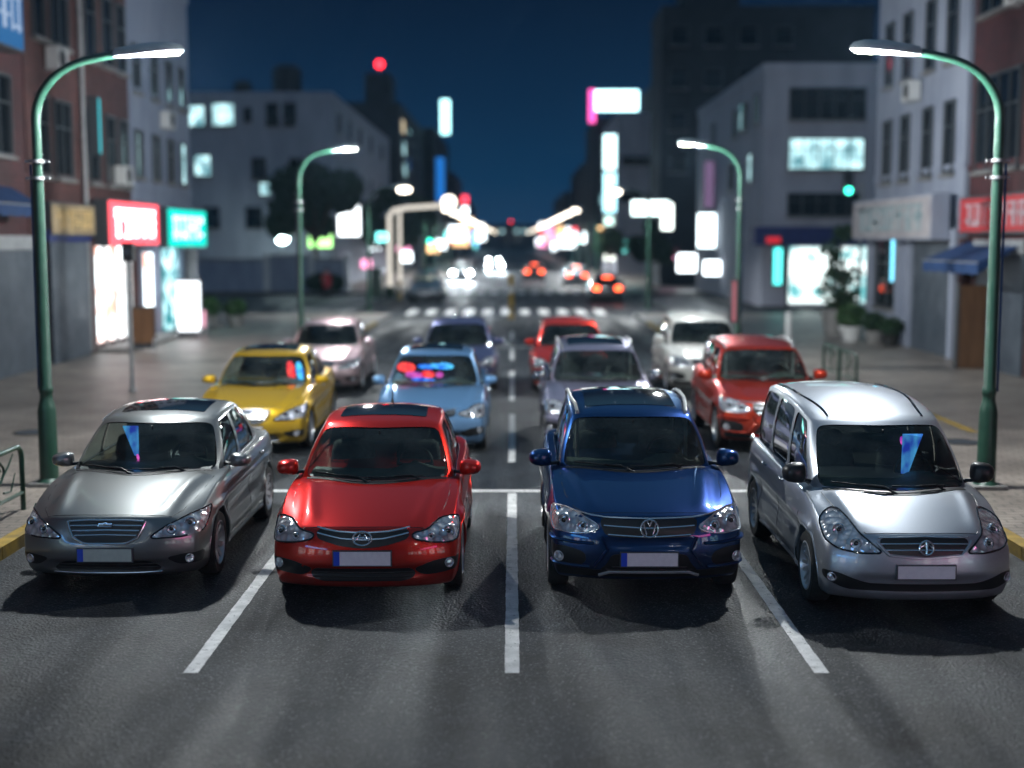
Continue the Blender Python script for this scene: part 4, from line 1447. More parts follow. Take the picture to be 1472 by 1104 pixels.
# ------------------------------------------------------------ street lamps
def lamp_geo():
    """lamp with its arm towards +x; parts in local space"""
    pole = MB().lathe([(.17, 0), (.17, .05), (.125, .10), (.12, 1.02), (.105, 1.10), (.085, 1.17), (.082, 1.25), (.092, 1.27), (.092, 1.33), (.078, 1.36), (.070, 4.10), (.070, 4.12)], 20)
    pts = [(0, 0, 4.1)]
    for t in range(0, 13):
        a = lerp(PI, PI * .60, t / 12)
        pts.append((.95 + .95 * math.cos(a), 0, 4.88 + .80 * math.sin(a)))
    x, z = pts[-1][0], pts[-1][2]
    pts += [(x + .22, 0, z + .05), (x + .45, 0, z + .09)]
    arm = MB().tube(pts, [.062] + [.06] * 8 + [.052] * (len(pts) - 9), 14)
    hx, hz = x + .40, z + .08
    head = MB(); rows = []
    for t, w, h, dz in ((0, .05, .05, 0), (.03, .085, .085, 0), (.25, .125, .105, .012), (.5, .165, .12, .028), (.8, .16, .105, .044), (.95, .11, .07, .048), (1.0, .03, .02, .048)):
        rows.append([(hx + t * .92, math.cos(2 * PI * k / 16) * w, hz + dz * 1.4 + max(-.035, math.sin(2 * PI * k / 16) * h)) for k in range(16)])
    head.grid(rows, 0, True); head.f += [list(range(16))[::-1], list(range(96, 112))]; head.m += [0, 0]
    lens = MB(); rows = []
    for t, dz in ((0, -.030), (.08, -.038), (.5, -.046), (.92, -.038), (1, -.030)):
        w = .045 + .075 * math.sin(PI * min(1, max(.04, t)))
        rows.append([(hx + .38 + t * .48, lerp(-w, w, k / 6), hz + .045 + dz - .012 * math.sin(PI * k / 6)) for k in range(7)])
    lens.grid(rows)
    col = MB()
    for z_ in (4.12, 4.34):
        col.lathe([(.07, z_ - .02), (.098, z_ - .02), (.098, z_ + .02), (.07, z_ + .02)], 16)
        for sg in (-1, 1):
            col.box((sg * .13 - .03, -.012, z_ - .015), (sg * .13 + .03, .012, z_ + .015))
    col = MB()
    for z_ in (0,):
        col.lathe([(.07, -.02), (.098, -.02), (.098, .02), (.07, .02)], 16)
        col.box((-.16, -.012, -.015), (.16, .012, .015))
    base = MB().box((-.22, -.22, 0), (.22, .22, .05))
    cond = MB().tube([(-.10, .02, 1.3), (-.095, .02, 4.3)], .016, 6)
    return dict(pole=pole, arm=arm, head=head, lens=lens, col=col, base=base, cond=cond, hx=hx + .62, hz=hz)


LG = lamp_geo()
LGM = {k: LG[k].mesh(k, M[m]) for k, m in (('pole', 'green'), ('arm', 'green'), ('head', 'head'), ('lens', 'lens'), ('col', 'steel'), ('base', 'kerb'), ('cond', 'bluecloth'))}


def street_lamp(x, y, label, group, power, far=False, rz=None):
    ncol = 0
    r = empty('street_lamp', (x, y, KH), label, 'street lamp', group, (0 if x < 0 else PI) if rz is None else rz)
    for k, nm in (('pole', 'pole'), ('arm', 'arm'), ('head', 'lamp_head')) + (() if far else (('col', 'collar'), ('col', 'collar'), ('base', 'base'), ('cond', 'cable'))):
        o = link(nm, LGM[k], r)
        if nm == 'collar': o.location.z = 4.12 if not ncol else 4.34; ncol += 1
        if nm == 'lamp_head': link('lens', LGM['bulb' if far else 'lens'], o)
    if power:
        l = bpy.data.lights.new('lamp_light', 'SPOT' if far else 'POINT')
        if far: l.spot_size = R(152); l.spot_blend = .6
        l.energy = power; l.color = (.94, .99, 1); l.shadow_soft_size = .09
        o = bpy.data.objects.new('lamp_light', l); COL.objects.link(o)
        o.parent = r; o.location = (LG['hx'], 0, LG['hz'] - (.36 if far else .21))
    return r


LGM['bulb'] = MB().ell((LG['hx'], 0, LG['hz'] - .12), (.34, .16, .16), 12, 8).mesh('bulb', M['lens2'])
PW = 1550
LGRP = 'green street lamps along both kerbs'
street_lamp(-6.28, 17.7, 'tall green street lamp at the kerb beside the silver grey sedan', LGRP, PW)
street_lamp(6.36, 17.5, 'tall green street lamp at the kerb beside the silver people carrier', LGRP, PW)
street_lamp(-5.75, 36.0, 'second green street lamp, by the pinkish car in the rear row', LGRP, PW * 1.1).scale.x = .82
street_lamp(5.85, 34.2, 'second green street lamp, by the cream white car in the rear row', LGRP, PW * 1.1).scale.x = .82
street_lamp(-6.4, -1.0, 'unseen green street lamp added for fill light beside the empty road before the sedan row', LGRP, PW * .08)  # out-of-view pair, added to light the foreground and car fronts
street_lamp(6.4, -1.0, 'unseen green street lamp added for fill light beside the empty road before the people carrier', LGRP, PW * .08)
for i, y in enumerate((62.5, 89, 102, 115, 128, 141, 154, 168, 184, 202, 224, 250, 285, 330, 390)):
    for sg in (-1, 1):
        if y == 89: continue
        street_lamp(sg * 6.6, y + (sg * 1.5), 'small blurred street lamp in the ' + ('left' if sg < 0 else 'right') + ' string of lamps beyond the crossing',
                    ('left' if sg < 0 else 'right') + ' string of lamps beyond the crossing', (2300 if y < 70 else 3400) if y < 150 else 0, True)


# ------------------------------------------------------------ buildings
def window(parent, c, nrm, w, h, lit=None, mull=1, deep=.10, sill=True, ac=False):
    """c: centre on the wall; nrm: 'x+','x-','y-' facing; frame, pane, sill"""
    x, y, z = c
    ax = nrm[0]; s_ = 1 if nrm[1] == '+' else -1

    def bx(mb, a0, a1, z0, z1, d0, d1, mi=0):
        if ax == 'x':
            p, q = sorted((x + s_ * d0, x + s_ * d1)); mb.box((p, y + a0, z + z0), (q, y + a1, z + z1), mi)
        else:
            p, q = sorted((y + s_ * d0, y + s_ * d1)); mb.box((x + a0, p, z + z0), (x + a1, q, z + z1), mi)
    f = MB(); t = .07
    bx(f, -w / 2, w / 2, h / 2 - t, h / 2, .0, deep); bx(f, -w / 2, w / 2, -h / 2, -h / 2 + t, .0, deep)
    bx(f, -w / 2, -w / 2 + t, -h / 2 + t, h / 2 - t, .0, deep); bx(f, w / 2 - t, w / 2, -h / 2 + t, h / 2 - t, .0, deep)
    for k in range(1, mull + 1):
        a = -w / 2 + w * k / (mull + 1)
        bx(f, a - .025, a + .025, -h / 2 + t, h / 2 - t, .02, deep - .02)
    bx(f, -w / 2 + t, w / 2 - t, h * .14, h * .14 + .04, .022, deep - .024)
    fo = f.build('window', M['frame'], parent, 0)
    p = MB(); bx(p, -w / 2 + t, w / 2 - t, -h / 2 + t, h / 2 - t, .004, .035)
    p.build('pane', M[lit] if lit else M['pane'], fo, 0)
    if sill:
        q = MB(); bx(q, -w / 2 - .06, w / 2 + .06, -h / 2 - .09, -h / 2 - .003, .0, deep + .09)
        q.build('sill', M['kerb'], fo, 0)
    return fo


def building(nm, label, x0, x1, y0, y1, h, wall, cat='building', parapet=.5, bands=()):
    cx, cy = (x0 + x1) / 2, (y0 + y1) / 2
    r = empty(nm, (cx, cy, KH), label, cat)
    r_ = {'r': r, 'c': (cx, cy, KH)}
    mb = MB().box((x0 - cx, y0 - cy, 0), (x1 - cx, y1 - cy, h))
    mb.build('wall', M[wall], r, 0)
    mb = MB(); t = .25; e_ = .06
    for a, b in (((x0 - e_, y0 - e_), (x1 + e_, y0 + t)), ((x0 - e_, y1 - t), (x1 + e_, y1 + e_)), ((x0 - e_, y0 + t), (x0 + t, y1 - t)), ((x1 - t, y0 + t), (x1 + e_, y1 - t))):
        mb.box((a[0] - cx, a[1] - cy, h + .002), (b[0] - cx, b[1] - cy, h + parapet))
    mb.build('parapet', M[wall], r, 0)
    for z in bands:
        mb = MB(); e_ = .05
        mb.box((x0 - cx - e_, y0 - cy - e_, z), (x1 - cx + e_, y1 - cy + e_, z + .16))
        mb.build('string_course', M[wall], r, 0)
    return r_


def L_(b, x, y, z):
    c = b['c']; return (x - c[0], y - c[1], z - c[2])


def lbox(b, nm, a, c, m, parent=None, smooth=0):
    mb = MB().box(L_(b, *a), L_(b, *c)); return mb.build(nm, M[m] if isinstance(m, str) else m, parent or b['r'], smooth)


def shutter(b, face, y0, y1, z0, z1):
    s_ = 1 if face > 0 else -1
    mb = MB(); n = int((z1 - z0) / .11)
    for k in range(n):
        za = lerp(z0, z1, k / n); zb = lerp(z0, z1, (k + 1) / n)
        x = abs(face); a, c = sorted((s_ * (x - .12), s_ * (x - .03 - (.0 if k % 2 else .035))))
        p, q = L_(b, a, y0, za), L_(b, c, y1, zb - .004)
        mb.box(p, q)
    return mb.build('shutter', M['shut'], b['r'], 0)


FX = 12.5


def strokes(mb, o, w, h, n, plane, s_, seed, th=.10, mi=0, depth=.03):
    """rows of blocky pen strokes standing for lettering that the photo shows only as blur"""
    rnd = random.Random(seed)
    cw = w / n

    def bx(a0, a1, z0, z1):
        if plane == 'x': p, q = sorted((o[0], o[0] + s_ * depth)); mb.box((p, o[1] + a0, o[2] + z0), (q, o[1] + a1, o[2] + z1), mi)
        else: p, q = sorted((o[1], o[1] + s_ * depth)); mb.box((o[0] + a0, p, o[2] + z0), (o[0] + a1, q, o[2] + z1), mi)
    for k in range(n):
        a = -w / 2 + cw * k + cw * .1; b = a + cw * .8
        t = th * cw
        for _ in range(2):
            z = rnd.uniform(-h / 2, h / 2 - t); bx(a, b, z, z + t)
        bx(a, b, h / 2 - t, h / 2)
        for _ in range(2):
            x = rnd.uniform(a, b - t); bx(x, x + t, -h / 2, h / 2)


def signboard(nm, label, p0, p1, z0, z1, face, bg, ink, n, thick=.18, cat='sign', group=None, s_=1, plane='x', seed=1, frame='frame', hk=.6):
    """plane 'x': wall parallel to the street at x=face, from y p0..p1; plane 'y': facing the camera"""
    if plane == 'x':
        c = (face, (p0 + p1) / 2, z0)
        r = empty(nm, c, label, cat, group)
        a, b = sorted((0, s_ * thick))
        mb = MB().box((a, -(p1 - p0) / 2, 0), (b, (p1 - p0) / 2, z1 - z0)); mb.build('casing', M[frame], r, 0)
        a, b = sorted((s_ * (thick + .001), s_ * (thick + .02)))
        mb = MB().box((a, -(p1 - p0) / 2 + .06, .06), (b, (p1 - p0) / 2 - .06, z1 - z0 - .06)); mb.build('face', bg if not isinstance(bg, str) else M[bg], r, 0)
        if ink:
            mb = MB(); strokes(mb, (s_ * (thick + .021), 0, (z1 - z0) / 2), (p1 - p0) * .82, (z1 - z0) * hk, n, 'x', s_, seed)
            mb.build('lettering', ink if not isinstance(ink, str) else M[ink], r, 0)
    else:
        c = ((p0 + p1) / 2, face, z0)
        r = empty(nm, c, label, cat, group)
        w = p1 - p0
        mb = MB().box((-w / 2, 0, 0), (w / 2, thick, z1 - z0)); mb.build('casing', M[frame], r, 0)
        mb = MB().box((-w / 2 + .06, -.02, .06), (w / 2 - .06, -.001, z1 - z0 - .06)); mb.build('face', bg if not isinstance(bg, str) else M[bg], r, 0)
        if ink:
            mb = MB(); strokes(mb, (0, -.021, (z1 - z0) / 2), w * .82, (z1 - z0) * hk, n, 'y', -1, seed)
            mb.build('lettering', ink if not isinstance(ink, str) else M[ink], r, 0)
    return r


def ac_unit(x, y, z, s_, label):
    r = empty('air_conditioner', (x, y, z), label, 'air conditioner')
    a, b = sorted((s_ * .06, s_ * .40))
    MB().box((a, -.42, 0), (b, .42, .58)).build('casing', M['white'], r, 0)
    tf = Matrix.Translation((s_ * .405, -.1, .29)) @ Matrix.Rotation(s_ * PI / 2, 4, 'Y')
    MB().lathe([(.24, 0), (.24, .02), (.20, .02), (.18, .005), (.01, .005)], 16, 0, tf).build('fan_grille', M['black'], r)
    for q in (-.35, .30):
        MB().box((min(0, s_ * .42), q, -.05), (max(0, s_ * .42), q + .05, -.003)).build('bracket', M['steel'], r, 0)


# --- left side
b = building('shop_house', 'dark shop house at the far left with a blue awning', -26, -FX, 8, 34.4, 15, 'brick2', parapet=.6, bands=(4.9,))
for y in (24, 28.3, 32.6):
    for z in (6.5, 10.2):
        window(b['r'], L_(b, -FX, y, z), 'x+', 1.5, 2.0)
for y0, y1 in ((21.5, 26.0), (26.8, 30.8), (31.2, 34.0)):
    shutter(b, -FX + .16, y0, y1, .13, 3.2)
    lbox(b, 'shutter_box', (-FX, y0 - .1, 3.2), (-FX + .35, y1 + .1, 3.55), 'steel')
for y in (26.4, 31.0, 34.2):
    lbox(b, 'pier', (-FX, y - .18, .13), (-FX + .22, y + .18, 3.2), 'brick')


def awning(label, x, y0, y1, z, s_, out, drop, m):
    r = empty('awning', (x, (y0 + y1) / 2, z), label, 'awning')
    w = (y1 - y0) / 2; mb = MB(); n = 12
    top = [(0, lerp(-w, w, k / n), 0) for k in range(n + 1)]
    lip = [(s_ * out, lerp(-w, w, k / n), -drop) for k in range(n + 1)]
    fr = [(s_ * out, lerp(-w, w, k / n), -drop - .28 - .03 * (k % 2)) for k in range(n + 1)]
    mb.grid([top, lip, fr])
    mb.add([top[0], lip[0], fr[0]], [(0, 1, 2)]); mb.add([top[-1], lip[-1], fr[-1]], [(0, 1, 2)])
    mb.build('canvas', M[m], r, 0)
    for yy in (-w + .05, 0, w - .05):
        MB().tube([(0, yy, -.05), (s_ * out, yy, -drop - .02)], .02, 6).build('rod', M['steel'], r)
    MB().tube([(s_ * out, -w, -drop - .01), (s_ * out, w, -drop - .01)], .025, 6).build('front_bar', M['steel'], r)
    return r


awning('blue canvas awning on the dark shop house at the left edge', -FX, 29.2, 33.3, 4.75, 1, .75, .45, 'bluecloth')
signboard('panel_sign', 'blue lit sign high on the dark shop house at the left edge', 31.4, 33.2, 8.0, 10.2, -FX, sign('sign_blue', (.06, .25, .60), .55), sign('ink_ice', (.5, .65, .9), .7), 2, .5, seed=3)

b = building('brick_building', 'reddish brick building with tall dark windows and a drainpipe', -26, -FX, 34.5, 43.8, 16, 'brick', bands=(4.95,))
for z in (6.2, 9.8, 13.2):
    for i, (y, w) in enumerate(((35.6, .9), (37.2, 1.4), (39.9, 1.0), (41.6, 1.0), (43.0, .9))):
        window(b['r'], L_(b, -FX, y, z), 'x+', w, 2.15, mull=1 if w > 1 else 0)
MB().tube([L_(b, -FX + .14, 38.7, .2), L_(b, -FX + .14, 38.7, 16)], .07, 8).build('drainpipe', M['steel'], b['r'])
shutter(b, -FX + .16, 35.2, 38.3, .13, 3.4)
lbox(b, 'shutter_box', (-FX, 35.0, 3.4), (-FX + .32, 38.5, 3.7), 'navy')
for y in (34.8, 38.9, 43.5):
    lbox(b, 'pier', (-FX, y - .22, .13), (-FX + .2, y + .22, 3.4), 'brick')
lbox(b, 'lit_shopfront', (-FX, 39.2, .35), (-FX + .05, 43.1, 3.35), 'shop')
for k, y in enumerate((39.25, 40.3, 41.4, 42.4, 43.05)):
    lbox(b, 'mullion', (-FX + .051, y - .05, .13), (-FX + .16, y + .05, 3.35), 'white')
lbox(b, 'stall_riser', (-FX, 39.2, .13), (-FX + .14, 43.1, .348), 'brick2')
signboard('shop_sign', 'weathered gold lettered sign over the grey shutter', 35.1, 38.8, 3.55, 4.45, -FX, M['tan'], pr('gold_ink', (.85, .62, .28), .5), 6, .35, seed=5, hk=.55)
signboard('shop_sign', 'bright red and white lit shop sign on the brick building', 39.1, 44.6, 3.25, 4.65, -FX + .2, sign('sign_red', (1, .10, .13), 2.4), sign('ink_white', (1, .92, .95), 5.5), 5, .45, seed=6, hk=.62)
signboard('blade_sign', 'small cyan neon upright on the brick building drainpipe', 39.1, 39.3, 5.9, 7.6, -FX + .15, sign('sign_cyan', (.05, .65, .75), 1.2), None, 1, .3, seed=7)

b = building('grey_building', 'blue grey rendered building with narrow windows over the teal sign', -26, -FX, 43.85, 52, 12.3, 'stucco', bands=(5.0, 8.2))
for z in (6.3, 9.1):
    for i, y in enumerate((44.7, 46.9, 48.9, 50.7)):
        window(b['r'], L_(b, -FX, y, z), 'x+', .8, 1.6, mull=0, lit='litc' if (i, z) in ((3, 6.3),) else None)
lbox(b, 'lit_shopfront', (-FX, 46.9, .2), (-FX + .05, 49.4, 3.2), 'shopc')
lbox(b, 'lit_doorway', (-FX, 44.4, .2), (-FX + .05, 46.0, 3.0), 'shop')
shutter(b, -FX + .16, 49.8, 51.6, .13, 3.1)
for y in (44.1, 46.4, 49.6, 51.8):
    lbox(b, 'pier', (-FX, y - .16, .13), (-FX + .2, y + .16, 3.3), 'stucco')
signboard('shop_sign', 'teal lit shop sign on the blue grey building', 46.6, 52.4, 3.15, 4.6, -FX, sign('sign_teal', (.0, .62, .50), 1.7), sign('ink_mint', (.6, 1, .92), 2.4), 4, .45, seed=8)
slab('doorstep', -FX + .24, -FX + 1.2, 38.9, 52, KH, KH + .12, M['kerb'])


def advert_board(x, y, w, h, m, label, rz=0):
    r = empty('sandwich_board', (x, y, KH), label, 'notice board', None, rz)
    MB().box((-w / 2, -.03, .08), (w / 2, .03, h)).build('panel', M['frame'], r, 0)
    MB().box((-w / 2 + .05, -.045, .25), (w / 2 - .05, -.031, h - .06)).build('face', m, r, 0)
    for sg in (-1, 1):
        MB().tube([(sg * w * .42, -.18, .0), (sg * w * .42, 0, .5)], .02, 6).tube([(sg * w * .42, .18, .0), (sg * w * .42, 0, .5)], .02, 6).build('leg', M['steel'], r)


advert_board(-11.0, 39.4, .75, 1.35, M['wood'], 'brown board standing outside the bright shop')
advert_board(-10.9, 44.6, .9, 2.0, sign('sign_white', (.9, .95, 1), 2.6), 'white lit standing sign outside the bright shop')
advert_board(-11.0, 46.6, .5, .9, sign('sign_pink', (1, .45, .6), 1.2), 'pink and white low notice beside the white standing sign')

# thin sign post on the left pavement
r = empty('sign_post', (-8.35, 28.9, KH), 'thin grey sign post with a small dark box at its top on the left pavement', 'sign post')
MB().tube([(0, 0, 0), (0, 0, 3.1)], .045, 10).build('pole', M['steel'], r)
MB().lathe([(.09, 0), (.09, .05), (.05, .08), (.05, .5)], 12).build('base', M['steel'], r)
mb = MB().box((-.12, -.09, 2.85), (.12, .09, 3.25)); mb.build('signal_box', M['black'], r, 0)
tf = Matrix.Translation((0, -.09, 3.05)) @ Matrix.Rotation(R(90), 4, 'X')
MB().lathe([(.08, 0), (.08, .05), (.06, .05), (.055, .01), (.01, .01)], 14, 0, tf).build('eye', M['dark'], r)


# --- green railings
def railing(x, y, rz, n, label, h=.80, w=1.6):
    r = empty('railing', (x, y, KH), label, 'railing', None, rz)
    for k in range(n):
        o = k * w
        p = [(0, o + .02, 0), (0, o + .02, h - .16)]
        for t in range(1, 6):
            a = PI / 2 * t / 5
            p.append((0, o + .02 + .16 * (1 - math.cos(a)), h - .16 + .16 * math.sin(a)))
        for t in range(0, 6):
            a = PI / 2 * t / 5
            p.append((0, o + w - .10 - .16 + .16 * math.sin(a), h - .16 + .16 * math.cos(a)))
        p.append((0, o + w - .10, 0))
        MB().tube(p, .032, 10).build('hoop', M['green'], r)
        MB().tube([(0, o + .02, .22), (0, o + w - .10, .22)], .024, 8).build('lower_rail', M['green'], r)
        mb = MB()      # wavy stem with two leaves in the middle
        st = [(0, o + .72 + .13 * math.sin(t * .9), .22 + (h - .25) * t / 8) for t in range(9)]
        mb.tube(st, .016, 6)
        mb.tube([(0, o + .66, .5), (0, o + .45, .62), (0, o + .30, .74)], [.016, .013, .008], 6)
        mb.tube([(0, o + .80, .42), (0, o + 1.0, .55), (0, o + 1.18, .82)], [.016, .013, .008], 6)
        mb.tube([(0, o + .70, .60), (0, o + .90, .72), (0, o + 1.0, .78)], [.014, .011, .007], 6)
        mb.tube([(0, o + .62, .32), (0, o + .40, .30), (0, o + .25, .5)], [.014, .011, .007], 6)
        mb.build('leaf_ornament', M['green'], r)
    return r


railing(-6.02, 16.05, PI, 4, 'green hooped railing with branch ornaments at the left kerb')
railing(7.6, 29.0, 0, 2, 'green hooped railing on the right pavement behind the people carrier')

# --- right side
b = building('red_tile_building', 'dark red tiled building at the right edge with wide windows', FX + .1, 27, 6, 36.8, 16, 'brick2', bands=(5.2,))
for z in (6.5, 10.6):
    for y in (26.5, 31.0, 34.7):
        window(b['r'], L_(b, FX + .1, y, z), 'x-', 3.1, 2.5, mull=3)
for y0, y1 in ((22, 26.0), (26.4, 31.4), (31.9, 35.2)):
    shutter(b, FX - .06, y0, y1, .13, 3.1)
    lbox(b, 'shutter_box', (FX - .25, y0 - .1, 3.1), (FX + .1, y1 + .1, 3.45), 'steel')
for y in (26.2, 31.65, 35.4, 36.6):
    lbox(b, 'pier', (FX - .15, y - .16, .13), (FX + .1, y + .16, 3.5), 'brick')
ac_unit(-FX, 42.3, 4.98 + .2, 1, 'white air conditioner low on the brick building just above the red lit sign')
ac_unit(-FX, 36.4, 8.0, 1, 'white air conditioner between the floors of the brick building')
ac_unit(-FX, 47.9, 7.4, 1, 'white air conditioner on the blue grey building above the teal sign')
ac_unit(FX, 41.4, 7.7, -1, 'white air conditioner between slim windows of the tall pale building')
ac_unit(FX + .1, 33.2, 9.2, -1, 'white air conditioner under an upper window of the red tiled building')
signboard('shop_sign', 'red shop sign with pale letters behind the right street lamp', 31.2, 36.6, 3.6, 4.6, FX + .1, pr('sign_red_dull', (.50, .035, .04), .5), pr('ink_pale', (.62, .52, .56), .5), 7, .3, s_=-1, seed=11)
awning('dark blue awning over the shutter behind the right street lamp', FX, 32.2, 36.5, 3.4, -1, 1.2, .5, 'bluecloth')
r = empty('timber_panel', (11.9, 34.2, KH), 'upright brown timber board leaning by the shutter under the dark blue awning', 'board')
MB().box((-.35, -.06, 0), (.35, .06, 2.15)).build('board', M['wood'], r, 0)
MB().box((-.40, -.09, 0), (-.352, .09, 2.2)).box((.352, -.09, 0), (.40, .09, 2.2)).build('edge', M['frame'], r, 0)

b = building('white_building', 'tall pale blue grey rendered building with rows of slim windows', FX, 26, 36.9, 46, 15, 'stucco2', bands=(5.3,))
for z in (6.35, 9.5, 12.6):
    for i, y in enumerate((38.2, 40.2, 42.5, 44.5)):
        window(b['r'], L_(b, FX, y, z), 'x-', .85, 2.1, mull=0)
for y in (37.1, 41.2, 42.4, 45.8):
    lbox(b, 'pier', (FX - .22, y - .18, .13), (FX, y + .18, 3.75), 'stucco2')
shutter(b, FX - .02, 37.4, 40.9, .13, 3.6)
lbox(b, 'shop_window_wall', (FX - .14, 42.65, .13), (FX, 45.55, 1.15), 'stucco2')
window(b['r'], L_(b, FX, 44.1, 2.35), 'x-', 2.6, 2.3, mull=1)
lbox(b, 'blue_light_strip', (FX - .16, 43.0, 2.1), (FX - .12, 43.25, 3.5), sign('strip_blue', (.2, .7, .95), 2.2))
signboard('shop_sign', 'large faded grey and white sign board on the pale building', 37.3, 45.9, 3.45, 4.75, FX - .25, noisy('faded_sign', (.32, .29, .31), (.48, .45, .45), 1.5), noisy('faded_ink', (.22, .36, .40), (.45, .50, .50), 2), 8, .5, s_=-1, seed=12, frame='stucco2')

b = building('corner_block', 'grey four storey corner block with a bright strip of windows over a blue fascia', FX, 30, 66.5, 90, 11.5, 'conc', bands=(4.35, 8.75))
for z, lit, w in ((10.15, None, 3.8), (7.7, 'litc', 3.8), (5.2, None, 3.8)):
    window(b['r'], L_(b, 15.6, 66.5, z), 'y-', w, 1.6 if z > 6 else 1.2, lit=lit, mull=4)
for (y, z, w, lit) in ((68.5, 10.1, 1, None), (71.5, 10, 1, None), (75, 9.9, 1.2, None), (73, 10.1, .9, 'litc'), (70, 7.2, 1, 'litc'), (76, 7.0, 1.2, None), (83, 7.2, 1.2, None), (83, 9.9, 1.2, None)):
    window(b['r'], L_(b, FX, y, z), 'x-', w, 1.5, lit=lit, mull=0)
mb = MB().box(L_(b, FX - .6, 65.3, 3.2), L_(b, 24, 66.45, 4.1)); mb.build('fascia', M['navy'], b['r'], 0)
for x0, x1, m in ((13.85, 16.2, 'shop2'), (16.4, 19.6, 'shop2'), (20, 23.5, 'shopc')):
    if 'shop2' not in M: M['shop2'] = glow('shop_interior_bright', (.86, 1, .98), 1.9, (.10, .34, .36), 1.3, (1, 1, 1.2), .36, .52)
    lbox(b, 'lit_shopfront', (x0, 66.4, .3), (x1, 66.47, 3.1), m)
    lbox(b, 'mullion', (x0 - .12, 66.2, .13), (x0 - .02, 66.48, 3.15), 'frame')
signboard('blade_sign', 'narrow upright cyan lit sign by the corner block shopfront', 12.95, 13.45, 1.2, 3.1, 65.9, sign('sign_aqua', (.1, .85, .80), 2.6), None, 1, .25, plane='y')
signboard('blade_sign', 'small red lit sign under the blue fascia of the corner block', 12.4, 13.2, 3.25, 3.65, 65.1, sign('sign_dimred', (.75, .03, .05), .8), None, 1, .12, plane='y')
for yy, lab in ((70, 'white lit shopfront panel on the side of the corner block'), ):
    pass
signboard('panel_sign', 'white lit panel sign beyond the right second street lamp', 11.25, 12.45, 2.95, 5.1, 81, sign('sign_cool', (.8, .95, 1), 4.5), None, 2, .3, plane='y', seed=14)
signboard('blade_sign', 'lilac upright banner sign on the side wall of the corner block', 11.75, 12.45, 5.4, 8.3, 82, sign('sign_lilac', (.42, .26, .50), .40), None, 1, .3, plane='y')

b = building('dark_tower', 'tall dark tower with a box shaped plant room behind the corner block', 10.8, 26, 97, 104.5, 19.5, 'darker')
mb = MB().box(L_(b, 12.6, 99, 19.5), L_(b, 16.6, 104, 25)); mb.build('plant_room', M['darker'], b['r'], 0)
for z in (9, 12, 15, 18):
    for x in (12, 14.5, 17, 19.5):
        window(b['r'], L_(b, x, 97, z), 'y-', 1.4, 1.4, mull=0)
b = building('step_block', 'lower dark block stepping down beside the tall dark tower', 13.3, 20, 119, 138, 17.5, 'dark')
for z in (6, 9, 12, 15):
    for x in (14.5, 16.5, 18.5):
        window(b['r'], L_(b, x, 119, z), 'y-', 1.4, 1.3, mull=0)
b = building('slab_block', 'blue grey slab block with long dark windows behind the horizontal white sign', 10.0, 18, 128, 146, 14.8, 'conc')
for z, x, w in ((11, 11.2, 1.4), (11, 13.4, 3.0), (7.6, 11.4, 2), (7.6, 14, 2)):
    window(b['r'], L_(b, x, 128, z), 'y-', w, .9, mull=0)
signboard('panel_sign', 'wide bright white sign low on the right beyond the crossing', 8.2, 10.9, 5.1, 6.2, 92, sign('sign_bright', (.8, 1, 1), 4.2), None, 4, .3, plane='y', seed=16)
signboard('panel_sign', 'bright white drop sign at the end of the wide white sign', 10.2, 11.1, 4.1, 6.0, 91.4, sign('sign_bright2', (.9, 1, .95), 3.6), None, 2, .3, plane='y', seed=17)

# roof sign tower
r = empty('roof_sign', (10.6, 150, KH), 'big bright cyan white roof sign with a pink edge high over the street', 'sign')
MB().box((-1.9, 0, 17.6), (3.6, .5, 20.0)).build('casing', M['frame'], r, 0)
MB().box((-1.3, -.05, 17.7), (3.5, -.002, 19.9)).build('face', sign('sign_sky', (.50, .92, 1), 5.0), r, 0)
MB().box((-2.0, -.06, 16.4), (-1.32, -.003, 20.0)).build('pink_edge', sign('sign_magenta', (1, .10, .45), 2.6), r, 0)
for x in (-1.6, .5, 3.0):
    MB().box((x - .12, .1, 0), (x + .12, .35, 17.6)).build('leg', M['dark'], r, 0)
b = building('sign_block', 'dark block carrying the big bright roof sign', 9.4, 15.5, 150.7, 170, 16.5, 'dark')
for z in (5, 8, 11, 14):
    for x in (10.5, 12.5, 14.5):
        window(b['r'], L_(b, x, 150.7, z), 'y-', 1.2, 1.3, mull=0, lit='litc' if (z, x) in ((8, 10.5), (5, 12.5)) else None)
for i, (z0, z1, w, lab, key, col, st) in enumerate(((9.7, 12.9, 1.25, 'upper white blade sign under the pink edged roof sign', 'sa', (.62, .95, 1), 3.2), (5.9, 9.5, 1.25, 'tall cyan white blade sign below the upper white one', 'sb', (.45, .88, 1), 2.8),
                                                ((3.4), 5.6, 1.0, 'small white green lower blade sign above the taillights', 'sc', (.7, 1, .9), 2.4), (1.6, 3.1, 1.1, 'bright white sign at street level behind the nearest taillights', 'sd', (.95, 1, .9), 4.0))):
    signboard('blade_sign', lab, 8.15 - (.0 if i < 2 else -.1), 8.15 + w, z0, z1, 120 - i * .3, sign('glow_' + key, col, st), None, 2, .3, plane='y', seed=20 + i)

